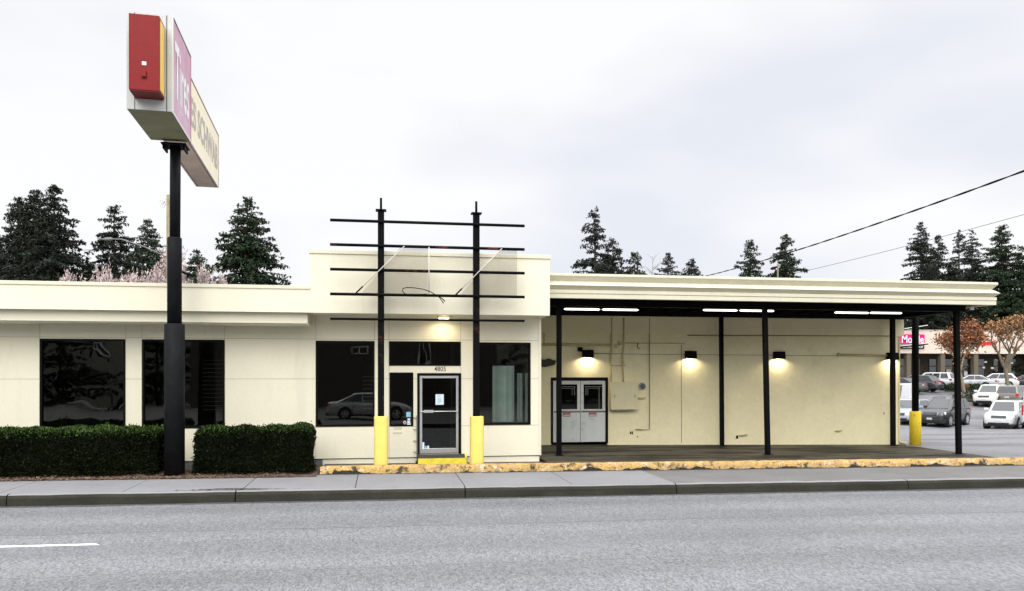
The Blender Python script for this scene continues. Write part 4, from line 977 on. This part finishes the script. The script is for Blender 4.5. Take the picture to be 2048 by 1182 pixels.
# ================================================================== UTILITY POLE, WIRES, LAMPS
x, y = atd(338.5, 38); zt = zat(390, 38)
up = thing('utility_pole', 'weathered wooden utility pole with a street light arm behind the sign pole', 'utility pole', (x, y, -2.3))
MB().tube([(x, y, -2.4), (x, y, zt)], [.17, .125], 12).build('pole', M['wood'], up)
def pp(px, py, d=38): a = atd(px, d); return (a[0], a[1], zat(py, d))
arm = MB().tube([pp(337, 516), pp(290, 494), pp(243, 478.5), pp(226, 478)], .030, 8).build('lamp_arm', M['armgrey'], up)
MB().tube([pp(226, 478), pp(222, 478), pp(212, 478.5), pp(203, 479)], [.04, .085, .085, .02], 10).build('lamp_head', M['armgrey'], up)
MB().tube([pp(355, 540), pp(386, 552.5)], .06, 8).build('side_arm', M['black'], up)
for k, (cx_, cy_) in enumerate(((322, 405), (326, 400), (326, 408))):
    MB().tube([tuple(Vector(pp(cx_, cy_))+Vector((math.cos(a)*.10, 0, math.sin(a)*.14))) for a in np.linspace(0, 6.28, 11)], .018, 5, False).build('insulator_ring', M['alu'], up)
MB().tube([pp(322, 403.5), pp(338, 402)], .02, 5).build('bracket', M['alu'], up)
def wire(lb, A, B, r, sag, twist=False):
    A, B = Vector(A), Vector(B); n = 150; b = MB(); P = []; P2 = []
    for i in range(n+1):
        t = i/n; p = A.lerp(B, t)-Vector((0,0,sag*4*t*(1-t)))
        a = i*.55; o = Vector((0, math.cos(a), math.sin(a)))*r*.9
        P.append(p+o); P2.append(p-o)
    if twist: b.tube(P, r, 6); b.tube(P2, r, 6)
    else: b.tube([A.lerp(B, i/40)-Vector((0,0,sag*4*(i/40)*(1-i/40))) for i in range(41)], r, 6)
    tag(b.build('overhead_wire', M['black'], None, fix=False), lb, 'wire', 'overhead wires')
def px3(px, py, d): a = atd(px, d); return Vector((a[0], a[1], zat(py, d)))
A = px3(1395, 556, 66); B = px3(2048, 334, 27); wire('thick black twisted wire rising to the upper right corner', A, B+(B-A)*.12, .021, .35, True)
A = px3(1545, 557, 70); B = px3(2048, 424, 45); wire('thin grey wire running below the thick black one', A, B+(B-A)*.3, .014, .2)
A = px3(385, 552, 38); B = px3(560, 572, 46); wire('fine wire sloping down across the broad lone conifer', px3(450, 528, 42), B, .012, .1)
wire('fine level wire across the leftmost conifers', px3(-60, 495, 50), px3(337, 492, 38.2), .012, .2)
x, y = atd(1555.5, 62); zg = lot(x, y)
sl_ = thing('street_lamp', 'small grey street lamp showing above the canopy beside a conifer', 'street lamp', (x, y, zg))
MB().tube([(x, y, zg), (x, y, zat(527, 62))], [.09, .06], 8).build('pole', M['barkgrey'], sl_)
MB().tube([px3(1556, 533, 62), px3(1545, 537, 62), px3(1541, 538, 62)], [.05, .13, .05], 8).build('lamp_head', M['polepaint'], sl_)

# ================================================================== SHOPS BEHIND THE LOT
ml = thing('shopping_strip', 'long low tan shopping strip with dark arcade beyond the parking lot', 'shops', (66, 82, 1))
M['malltan'] = mat('shop_fascia_tan', (.60,.50,.42), .8, noise=(.3,.06)); M['mallwall'] = mat('shop_wall_brown', (.06,.05,.035), .85, noise=(1,.15))
YM = 82.0; zf1 = zat(662, YM/ray(1900)[1]); zf0 = zat(707, YM/ray(1900)[1])
MB().box(44, 112, YM, YM+.6, zf0, zf1).build('fascia', M['malltan'], ml)
MB().box(44, 112, YM-.04, YM+.7, zf1, zf1+.12).build('coping', mat('shop_coping', (.42,.36,.30), .7), ml)
MB().box(44, 112, YM+.6, YM+16, zf0+.3, zf1-.2).build('roof', M['mallwall'], ml)
MB().box(44, 112, YM+3.4, YM+16, .5, zf0+.3).build('wall', M['mallwall'], ml)
MB().box(44, 112, YM+.2, YM+3.4, .9, 1.32).build('walkway', mat('walkway_concrete', (.3,.3,.29), .8), ml)
rr = random.Random(11)
for k in range(15):
    x = 46.5+k*4.3; MB().box(x-.28, x+.28, YM+.1, YM+.65, .8, zf0).build('pillar', mat('pillar_tan', (.12,.10,.07), .85) if k == 0 else bpy.data.materials['pillar_tan'], ml)
M['shopglass'] = mat('shop_glass', (.012,.013,.014), .06, spec=.6); M['lit'] = mat('lit_shop_window', (.5,.5,.45), .5, emit=((1,.95,.85), .35)); M['poster'] = mat('poster_magenta', (.35,.03,.20), .6)
for k in range(15):
    x = 47.2+k*4.3; w_ = MB().box(x, x+3.0, YM+3.3, YM+3.4, 1.35, 4.2).build('shop_window', M['shopglass'], ml)
    b = MB(); b.box(x+1.45, x+1.55, YM+3.24, YM+3.3, 1.35, 4.2); b.box(x, x+3, YM+3.24, YM+3.3, 3.3, 3.4); b.build('mullion', M['mallwall'], w_)
    if rr.random() < .6:
        a = x+rr.uniform(.2, 2.2); MB().box(a, a+rr.uniform(.3,.6), YM+3.2, YM+3.24, 2.2, rr.uniform(2.7,3.1)).build('window_poster', M['poster'] if k == 2 else M['letterwhite'] if rr.random() < .2 else M['malltan'], w_)
def mpx(px, py, Y=YM): return onY(px, py, Y)
for k, (px, py) in enumerate(((1972, 724), (2024, 726), (1985, 736), (1968, 735), (1950, 738))):
    x, z = mpx(px, py, YM+2.5); MB().box(x-.14, x+.14, YM+2.5, YM+2.6, z-.10, z+.10).build('arcade_light', M['lit'], ml)
x0, z1 = mpx(1797, 668.5); x1, z0 = mpx(1847.5, 687.5)
pk = MB().box(x0, x1, YM-.15, YM, z0, z1).build('pink_shop_sign', mat('magenta_sign', (.62,.006,.16), .5), ml)
tx, tz = mpx(1802, 686); tx2, tz2 = mpx(1845.5, 671)
text('Mobile', M['letterwhite'], pk, (tx, YM-.15, tz), (1,0,0), (0,0,1), height=tz2-tz, width=tx2-tx, off=.012, ext=.02)
x0, z1 = mpx(1799, 690.5); x1, z0 = mpx(1847, 697.5)
bk = MB().box(x0, x1, YM-.12, YM, z0, z1).build('black_shop_banner', M['frame'], ml)
tx, tz = mpx(1803, 695.5); tx2, tz2 = mpx(1844.5, 692)
text('AUTHORIZED DEALER', M['letterwhite'], bk, (tx, YM-.12, tz), (1,0,0), (0,0,1), height=tz2-tz, width=tx2-tx, off=.02, ext=.02)
for p, q, r_ in (((1796, 694), (1856, 687.5), .10), ((1800, 660), (1854, 652), .09)):
    a = mpx(*p, YM-.6); c = mpx(*q, YM-.6); o = MB().tube([(a[0], YM-.6, a[1]), (c[0], YM-.6, c[1])], r_, 4).build('awning_rail', M['frame'], ml)
    MB().tube([(a[0], YM-.72, a[1]+.08), (c[0], YM-.72, c[1]+.08)], .035, 4).build('rail_edge', M['letterwhite'], o)
# red channel letters, too far and too hidden by leaves to read: short red strokes
b = MB(); rr = random.Random(6); px = 1902
redm = mat('red_channel_letters', (.80,.015,.012), .4)
while px < 1990:
    w_ = rr.uniform(3.0, 4.6); tall = px in (1902,) or rr.random() < .28
    x0, z0 = mpx(px, 689.5+(.4*(px-1900)/90)); x1, z1 = mpx(px+w_*.8, 681 if tall else 684)
    b.box(x0, x0+.10, YM-.12, YM-.0, z0, z1); b.box(x1-.10, x1, YM-.12, YM-.0, z0, z0+(z1-z0)*rr.uniform(.6,1)); b.box(x0+.10, x1-.10, YM-.119, YM, z0, z0+.12)
    if rr.random() < .7: b.box(x0+.10, x1-.10, YM-.119, YM, z0+(z1-z0)*.5, z0+(z1-z0)*.5+.11)
    px += w_+(3.5 if rr.random() < .12 else .5)
b.build('red_shop_letters', redm, ml)

# islands with kerbs and shrubs
def island(px0, px1, d0, d1, lb):
    a = Vector((*atd(px0, d0), 0)); c = Vector((*atd(px1, d0), 0)); e = Vector((*atd(px1, d1), 0)); g = Vector((*atd(px0, d1), 0)); b = MB(); n = 12
    for i in range(n):
        q = [a.lerp(c, i/n), a.lerp(c, (i+1)/n), g.lerp(e, (i+1)/n), g.lerp(e, i/n)]
        T = [(p.x, p.y, lot(p.x, p.y)+.15) for p in q]; Bq = [(p.x, p.y, lot(p.x, p.y)-.2) for p in q]
        b.add(T+Bq, [(0,1,2,3), (0,4,5,1), (2,6,7,3)]+([(3,7,4,0)] if i == 0 else [])+([(1,5,6,2)] if i == n-1 else []))
    tag(b.build('island', M['kerb'], None), kind='structure')
island(1905, 1962, 68.5, 74, ''); island(1890, 2060, 79, 80.5, '')
def shrub(px, py, d, w_, h_, lb, seed, m='needle2'):
    x, y = atd(px, d); zg = lot(x, y)+.1; rg = np.random.default_rng(seed); n = 700
    P = rg.normal(0, 1, (n,3)); P /= np.linalg.norm(P, axis=1)[:,None]; P *= (rg.uniform(.6, 1, n)[:,None]); P = P*np.array([w_/2, w_/2, h_/2])*(1+.15*np.sin(P*7).sum(1))[:,None]+np.array([x, y, zg+h_/2])
    d_ = rg.normal(0, 1, (n,3)); d_ /= np.linalg.norm(d_, axis=1)[:,None]; q = np.cross(d_, rg.normal(0,1,(n,3))); q /= np.linalg.norm(q, axis=1)[:,None]; s = .16
    t = thing('shrub', lb, 'shrub', (x, y, zg), 'shrubs in the parking lot')
    quads_mesh('foliage', np.stack([P-d_*s*.5, P+q*s*.25, P+d_*s*.5, P-q*s*.25], 1), M[m], t)
    MB().tube([(x, y, zg-.1), (x, y, zg+h_*.5)], .04, 5).build('stem', M['bark'], t)
shrub(1951, 805, 70, 1.7, 1.0, 'dark rounded shrub right of the autumn tree trunk', 1)
for i, (px, lb) in enumerate(((1905, 'low shrub before the silver car, leftmost in its row'), (1922, 'low shrub before the silver car, by the tree trunk'), (1938, 'low shrub before the silver car front door'), (1954, 'low shrub before the silver car rear wheel'), (1972, 'low shrub just right of the silver car'))):
    shrub(px, 775, 79.5, 1.5, .75, lb, 10+i, 'orange2' if i == 1 else 'needle2')

# ================================================================== CARS
M['cglass'] = mat('car_glass', (.012,.016,.018), .03, spec=.9, coat=.5); M['tyre'] = mat('tyre_rubber', (.015,.015,.015), .8); M['rim'] = mat('alloy_rim', (.6,.6,.62), .3, metal=.7)
M['cdark'] = mat('dark_trim', (.02,.02,.02), .6); M['chrome'] = mat('chrome', (.7,.7,.72), .15, metal=1); M['hl'] = mat('headlight_lens', (.30,.32,.34), .08, spec=.9, coat=1); M['tl'] = mat('taillight_lens', (.45,.015,.015), .15, coat=1)
M['platem'] = mat('number_plate', (.45,.47,.48), .6)
def paint(n, c): return mat(n, c, .28, coat=.8, spec=.5, noise=(2,.03))
PA = {'grey': paint('paint_graphite', (.012,.014,.016)), 'white': paint('paint_white', (.58,.59,.60)), 'silver': paint('paint_silver', (.48,.49,.50)), 'black': paint('paint_black', (.012,.012,.014)), 'brown': paint('paint_bronze', (.13,.11,.09)), 'dgrey': paint('paint_dark_grey', (.03,.032,.036)), 'sand': paint('paint_light_gold', (.62,.62,.57)), 'blue': paint('paint_blue_grey', (.30,.33,.37))}
SP = {
 'suv':    dict(L=4.5, W=1.84, H=1.72, gr=.22, top=[(-2.25,.86),(-2.2,1.08),(1.0,1.10),(1.55,1.05),(2.05,.96),(2.2,.84),(2.25,.66)], G=(1.10,.42,-1.95,-2.2), belt=1.08, wh=.36, ax=(1.35,-1.35)),
 'sedan':  dict(L=4.8, W=1.83, H=1.46, gr=.18, top=[(-2.4,.70),(-2.36,.95),(-1.7,1.0),(1.0,.95),(1.6,.88),(2.15,.76),(2.34,.64),(2.4,.52)], G=(1.15,.25,-1.0,-1.95), belt=.95, wh=.33, ax=(1.42,-1.38)),
 'hatch':  dict(L=4.5, W=1.80, H=1.58, gr=.18, top=[(-2.2,.78),(-2.15,1.02),(1.0,1.0),(1.6,.93),(2.1,.80),(2.2,.64),(2.25,.5)], G=(1.2,.35,-1.6,-2.12), belt=1.0, wh=.34, ax=(1.38,-1.32)),
 'van':    dict(L=5.3, W=1.98, H=2.25, gr=.24, top=[(-2.65,1.1),(-2.62,1.15),(1.6,1.15),(2.1,1.05),(2.5,.92),(2.62,.78),(2.65,.6)], G=(2.0,1.15,-2.6,-2.64), belt=1.15, wh=.35, ax=(1.7,-1.6)),
}
def car(kind, col, label, cat, x, y, z, phi, name='parked_car', grp='cars parked in the lot', rails=False, wheelc='rim', tint=None, spokes=5):
    s = SP[kind]; L, W, H = s['L'], s['W'], s['H']; hw = W/2; pm = PA[col]
    t = thing(name, label, cat, (0,0,0), grp)
    def top(px_):
        T = s['top']
        if px_ <= T[0][0]: return T[0][1]
        for (a, b_), (c, d) in zip(T, T[1:]):
            if px_ <= c: return b_+(d-b_)*(px_-a)/(c-a)
        return T[-1][1]
    st = [-L/2, -L/2+.05, -L/2+.18, -L/2+.5, -.9, 0, .8, L/2-1.1, L/2-.65, L/2-.3, L/2-.1, L/2]
    def wf(px_):
        e = L/2-abs(px_); f = min(1, e/.6)
        return hw*((.80 if px_ > 0 else .88)+(.20 if px_ > 0 else .12)*math.sin(f*math.pi/2))
    b = MB(); ring = []
    for xs_ in st:
        w_ = wf(xs_); tp = top(xs_); zb = s['gr']+(.08 if abs(xs_) > L/2-.2 else 0); zm = zb+(tp-zb)*.55
        half = [(0,zb),(w_*.86,zb),(w_*.97,zb+.10),(w_,zm),(w_*.975,zm+(tp-zm)*.6),(w_*.90,tp-.02),(w_*.6,tp+.015),(0,tp+.03)]
        ring.append([(xs_, yy, z_) for yy, z_ in half]+[(xs_, -yy, z_) for yy, z_ in reversed(half[1:-1])])
    m_ = len(ring[0])
    for r0, r1 in zip(ring, ring[1:]): b.add(r0+r1, [(k, (k+1) % m_, (k+1) % m_+m_, k+m_) for k in range(m_)], True)
    b.add(ring[0], [tuple(range(m_))]); b.add(ring[-1], [tuple(reversed(range(m_)))])
    import bmesh
    body = b.build('body', pm, t)
    bm = bmesh.new(); bm.from_mesh(body.data); bmesh.ops.remove_doubles(bm, verts=bm.verts, dist=.0005); bmesh.ops.recalc_face_normals(bm, faces=bm.faces); bm.to_mesh(body.data); bm.free()
    md = body.modifiers.new('subdivision', 'SUBSURF'); md.levels = 1; md.render_levels = 1
    for p in body.data.polygons: p.use_smooth = True
    A, B, C_, D = s['G']; zb, zt = s['belt']-.03, H; wb = hw*.905; wr = hw*(.74 if kind != 'van' else .86)
    def lp(a, c, t_): return a+(c-a)*t_
    g = MB(); cr_ = .035
    bot = [(A,wb*.8,zb),(A-.25,wb,zb),(D+.12,wb,zb),(D,wb*.86,zb)]; tp_ = [(B,wr*.78,zt-.045),(B-.18,wr,zt-.03),(C_+.12,wr,zt-.03),(C_,wr*.84,zt-.06)]
    rb_ = bot+[(a,-c,d) for a, c, d in reversed(bot)]; rt_ = tp_+[(a,-c,d) for a, c, d in reversed(tp_)]
    rm_ = [(lp(a[0], (B+C_)/2, .10), a[1]*.86, H) for a in rt_]
    k_ = 8
    g.add(rb_+rt_, [(k, (k+1) % k_, (k+1) % k_+k_, k+k_) for k in range(k_)], True); g.add(rt_+rm_, [(k, (k+1) % k_, (k+1) % k_+k_, k+k_) for k in range(k_)], True); g.add(rm_, [tuple(range(k_))], True)
    cab_ = g.build('cabin', pm, t); bm = bmesh.new(); bm.from_mesh(cab_.data); bmesh.ops.remove_doubles(bm, verts=bm.verts, dist=.0005); bmesh.ops.recalc_face_normals(bm, faces=bm.faces); bm.to_mesh(cab_.data); bm.free()
    mb_ = cab_.modifiers.new('bevel', 'BEVEL'); mb_.width = .05; mb_.segments = 3; mb_.limit_method = 'NONE'
    for p in cab_.data.polygons: p.use_smooth = False
    def side(u_, v_, sg_, off=.012):
        x_ = lp(lp(A-.25, D+.12, u_), lp(B-.18, C_+.12, u_), v_); return (x_, sg_*(lp(wb, wr, v_)+off), lp(zb, zt-.03, v_))
    wins = {'suv': [(.03,.36,1),(.39,.66,1),(.70,.97,1)], 'hatch': [(.03,.38,1),(.41,.72,1),(.75,.96,.85)], 'sedan': [(.03,.46,1),(.49,.86,1),(.89,.98,.7)], 'van': [(.02,.24,1)]}[kind]
    for sg_ in (1, -1):
        for (a, c, hh) in wins:
            MB().quad(side(a,.14,sg_), side(c,.14,sg_), side(c,.14+.76*hh,sg_), side(a+.01,.90,sg_)).build('side_window', M['cglass'], t, fix=False)
    def fr_(yy, v_, front, off=.014):
        if front: return (lp(A, B, v_)+off, yy*lp(wb*.8, wr*.78, v_), lp(zb, zt-.045, v_)+off*.5)
        return (lp(D, C_, v_)-off, yy*lp(wb*.86, wr*.84, v_), lp(zb, zt-.06, v_)+off*.3)
    MB().quad(fr_(-.96,.10,1), fr_(.96,.10,1), fr_(.94,.95,1), fr_(-.94,.95,1)).build('windshield', M['cglass'], t, fix=False)
    lo_ = .14 if kind != 'van' else .35
    MB().quad(fr_(-.93,lo_,0), fr_(.93,lo_,0), fr_(.9,.92,0), fr_(-.9,.92,0)).build('rear_window', M['cglass'], t, fix=False)
    # wheels and arches
    for ax in s['ax']:
        for sg_ in (1, -1):
            r = s['wh']; yo = sg_*(wf(ax)*.985)
            MB().tube([(ax, yo-sg_*.28, r+.02), (ax, yo+sg_*.006, r+.02)], r*1.20, 24, smooth=False).build('wheel_arch', M['cdark'], t)
            w1 = MB().tube([(ax, yo-sg_*.22, r), (ax, yo-sg_*.20, r), (ax, yo+sg_*.005, r), (ax, yo+sg_*.022, r)], [r*.94, r, r, r*.94], 24).build('wheel', M['tyre'], t)
            b = MB(); b.tube([(ax, yo+sg_*.018, r), (ax, yo+sg_*.028, r)], r*.26, 12, smooth=False)
            for k in range(spokes):
                a = 2*math.pi*k/spokes+.3; dx, dz = math.cos(a), math.sin(a); px_, pz_ = -dz, dx; w_ = r*.13
                b.add([(ax+dx*r*.2+px_*w_, yo+sg_*.031, r+dz*r*.2+pz_*w_), (ax+dx*r*.66+px_*w_*1.3, yo+sg_*.027, r+dz*r*.66+pz_*w_*1.3), (ax+dx*r*.66-px_*w_*1.3, yo+sg_*.027, r+dz*r*.66-pz_*w_*1.3), (ax+dx*r*.2-px_*w_, yo+sg_*.031, r+dz*r*.2-pz_*w_)], [(0,1,2,3)])
            for k in range(20):
                a, a2 = 2*math.pi*k/20, 2*math.pi*(k+1)/20
                b.add([(ax+math.cos(q)*r*rr_, yo+sg_*.0265, r+math.sin(q)*r*rr_) for q, rr_ in ((a,.62),(a2,.62),(a2,.72),(a,.72))], [(0,1,2,3)])
            b.build('rim', M[wheelc], w1, fix=False)
    xf = L/2; tf = top(xf-.1)
    zh = top(xf-.15)-.10
    for sg_ in (1, -1):
        MB().add([(xf-.02, sg_*hw*.46, zh-.09), (xf-.28, sg_*hw*.955, zh-.06), (xf-.34, sg_*hw*.95, zh+.10), (xf-.10, sg_*hw*.50, zh+.05),
                  (xf-.2, sg_*hw*.46, zh-.09), (xf-.45, sg_*hw*.90, zh-.06), (xf-.45, sg_*hw*.88, zh+.10), (xf-.3, sg_*hw*.50, zh+.05)], [(0,1,2,3),(4,7,6,5),(0,4,5,1),(1,5,6,2),(2,6,7,3),(3,7,4,0)]).build('headlight', M['hl'], t, bevel=.01)
        MB().box(xf-.12, xf-.04, sg_*hw*.62-.07, sg_*hw*.62+.07, .42, .50).build('fog_lamp', M['hl'], t, bevel=.01)
        # mirrors and tail lamps
        xm = A-.45; MB().box(xm-.08, xm+.10, sg_*(hw*.90), sg_*(hw+.17), zb+.05, zb+.21).build('mirror', pm if kind != 'van' else M['cdark'], t, bevel=.03)
        h0, h1 = {'suv': (.86,1.22), 'sedan': (.74,.92), 'hatch': (.82,1.08), 'van': (.85,1.45)}[kind]
        xr_ = -L/2
        MB().box(xr_+.005, xr_+.22, sg_*hw*(.66 if kind != 'van' else .80), sg_*hw*.90, h0, min(h1, s['belt']+.0 if kind != 'van' else h1)).build('taillight', M['tl'], t, bevel=.02)
        if rails: MB().tube([(B-.25, sg_*wr*.88, H-.0), (B-.35, sg_*wr*.88, H+.06), (C_+.3, sg_*wr*.88, H+.06), (C_+.2, sg_*wr*.88, H)], .02, 6).build('roof_rail', M['cdark'], t)
        b = MB()
        for u_ in (.37, .68):
            if kind == 'van' and u_ > .5: continue
            xd = lp(A-.25, D+.12, u_); b.box(xd-.006, xd+.006, sg_*(hw*.99), sg_*(hw*.99+.012), s['gr']+.12, zb)
        b.box(-1.1, 1.0, sg_*(hw*.97), sg_*(hw*.97+.01), s['gr']+.02, s['gr']+.10)
        b.build('door_seam', M['cdark'], t)
        b = MB()
        for u_ in (.33, .62):
            if kind == 'van' and u_ > .5: continue
            xd = lp(A-.25, D+.12, u_); b.box(xd-.08, xd+.08, sg_*(hw*.97), sg_*(hw*.97+.03), zb-.13, zb-.10)
        b.build('door_handle', pm, t)
    g = MB(); g.box(xf-.16, xf-.0, -hw*.42, hw*.42, zh-.12, zh+.04); gr_ = g.build('grille', M['cdark'], t, bevel=.015)
    g = MB(); g.box(xf-.14, xf+.012, -hw*.40, hw*.40, zh-.02, zh+.005); g.box(xf-.14, xf+.012, -hw*.40, hw*.40, zh-.085, zh-.065); g.build('grille_bar', M['chrome'], gr_)
    MB().box(xf-.15, xf+.018, -hw*.60, hw*.60, s['gr']+.08, s['gr']+.22).build('bumper_intake', M['cdark'], t, bevel=.02)
    if kind == 'suv': MB().box(xf-.55, xf-.02, -hw*.90, hw*.90, s['gr']-.02, s['gr']+.13).build('lower_bumper', M['cdark'], t, bevel=.03)
    MB().box(xf-.1, xf+.03, -.16, .16, s['gr']+.21, s['gr']+.33).build('number_plate', M['platem'], t)
    MB().box(-L/2-.022, -L/2+.1, -.16, .16, .72, .84).build('number_plate', M['platem'], t)
    MB().box(-L/2-.018, -L/2+.2, -hw*.82, hw*.82, s['gr']+.06, s['gr']+.22).build('rear_bumper', M['cdark'], t, bevel=.03)
    t.location = (x, y, z); t.rotation_euler = (0, 0, math.atan2(math.cos(R(phi)), math.sin(R(phi))))
    return t
def cpx(kind, col, label, cat, px, d, phi, **k):
    x, y = atd(px, d); return car(kind, col, label, cat, x, y, lot(x, y)+.01, phi, **k)
cpx('suv', 'grey', 'dark grey SUV with roof rails between the yellow bollard and last post', 'suv', 1888, 51.5, 239, rails=True, spokes=6)
cpx('suv', 'white', 'white SUV facing the camera at the right, nearest of the parked cars', 'suv', 2013, 49.5, 232)
cpx('hatch', 'blue', 'silver-blue hatchback partly hidden behind the yellow bollard', 'car', 1820, 53, 234)
cpx('van', 'white', 'white van roof showing behind the silver-blue hatchback', 'van', 1782, 59, 234)
cpx('van', 'white', 'white van cut by the right edge, only its rear corner showing', 'van', 2112, 47.5, 62)
cpx('suv', 'sand', 'pale silver wagon with black lower bumper facing us in the second row', 'car', 1982, 66, 234, rails=True)
cpx('suv', 'brown', 'bronze SUV seen from behind in the second row at the right', 'suv', 2030, 65.5, 56)
cpx('suv', 'white', 'white SUV in the far row right of the round column', 'suv', 1861, 82, -34)
cpx('hatch', 'dgrey', 'dark hatchback in front of the far white SUV', 'car', 1832, 79.5, -30)
cpx('sedan', 'dgrey', 'dark car with red taillight at the left end of the far row', 'car', 1797, 77, -25)
cpx('sedan', 'silver', 'silver sedan in the far row behind the autumn tree trunk', 'sedan', 1943, 83, -42)
cpx('hatch', 'white', 'white crossover in the far row overlapping the silver sedan', 'car', 1992, 85.5, -40)
cpx('sedan', 'black', 'black sedan in the far row at the right edge', 'sedan', 2050, 84, -40)

# ================================================================== ACROSS THE STREET (seen mirrored in the windows)
car('sedan', 'silver', 'silver sedan parked across the street, seen only in the windows', 'sedan', -.6, -3.2, base(0)-.17, 90, grp=None)
hs = thing('brown_house', 'brown gabled house across the street, seen only in the windows', 'house', (-2, -20, 0))
def refl(px, py, Y=-20): return onY(px, py, 2*YF-Y)
MB().box(-14, 9, -27, -20, -.3, 7.2).build('wall', mat('brown_siding', (.10,.09,.075), .85, noise=(1,.1), bump=(4,.01)), hs)
MB().prism([(-28, 7.1), (-19.3, 7.1), (-23.6, 10.2)], 'x', -14.6, 9.6).build('roof', mat('dark_shingle', (.03,.03,.032), .9, noise=(4,.2)), hs)
for (a, c, p, q) in ((703, 736, 692, 709), (834, 868, 684, 722), (190, 212, 690, 712)):
    x0, z1 = refl(a, p); x1, z0 = refl(c, q)
    f = MB(); f.box(x0, x1, -20.0, -19.93, z0, z0+.09); f.box(x0, x1, -20.0, -19.93, z1-.09, z1); f.box(x0, x0+.09, -20, -19.93, z0+.09, z1-.09); f.box(x1-.09, x1, -20, -19.93, z0+.09, z1-.09); f.box((x0+x1)/2-.05, (x0+x1)/2+.05, -20, -19.931, z0+.09, z1-.09)
    w_ = f.build('window', mat('window_white', (.75,.75,.72), .5) if a == 703 else bpy.data.materials['window_white'], hs)
    MB().box(x0+.05, x1-.05, -20.0, -19.96, z0+.05, z1-.05).build('pane', M['shopglass'], w_)
sheet('hill', -120, 120, -90, -29, 30, 12, lambda x, y: (-.3+(-29-y)*.42+.8*math.sin(x*.21)*math.sin(y*.3)), M['earth'])
rg = np.random.default_rng(77); V, br = conifer(rg, 17, 5.2, z0=.02, dens=.6); proto = None  # unseen conifers added and, with the hill, raised to block low sky
for i, x in enumerate((-46, -38, -31, -24, -17.5, 13.5, 19, 26, 34, 43)):
    yv = -21-(i*37 % 5)
    if proto is None:
        t = thing('conifer', 'x', 'tree', (0,0,0), 'conifers added across the street against low sky')
        MB().tube([(0,0,-.3),(0,0,16.5)], [.25,.03], 8).build('trunk', M['bark'], t); quads_mesh('crown', V, M['needle'], t); proto = t
    else: t = copy_tree(proto)
    t.location = (x, yv, -.3); t.rotation_euler.z = i*1.3; s_ = .85+.09*(i*7 % 4); t.scale = (s_, s_, s_)
    t['label'] = ('first','second','third','fourth','fifth','sixth','seventh','eighth','ninth','tenth')[i]+' dark conifer from the left across the street, added to block low sky'
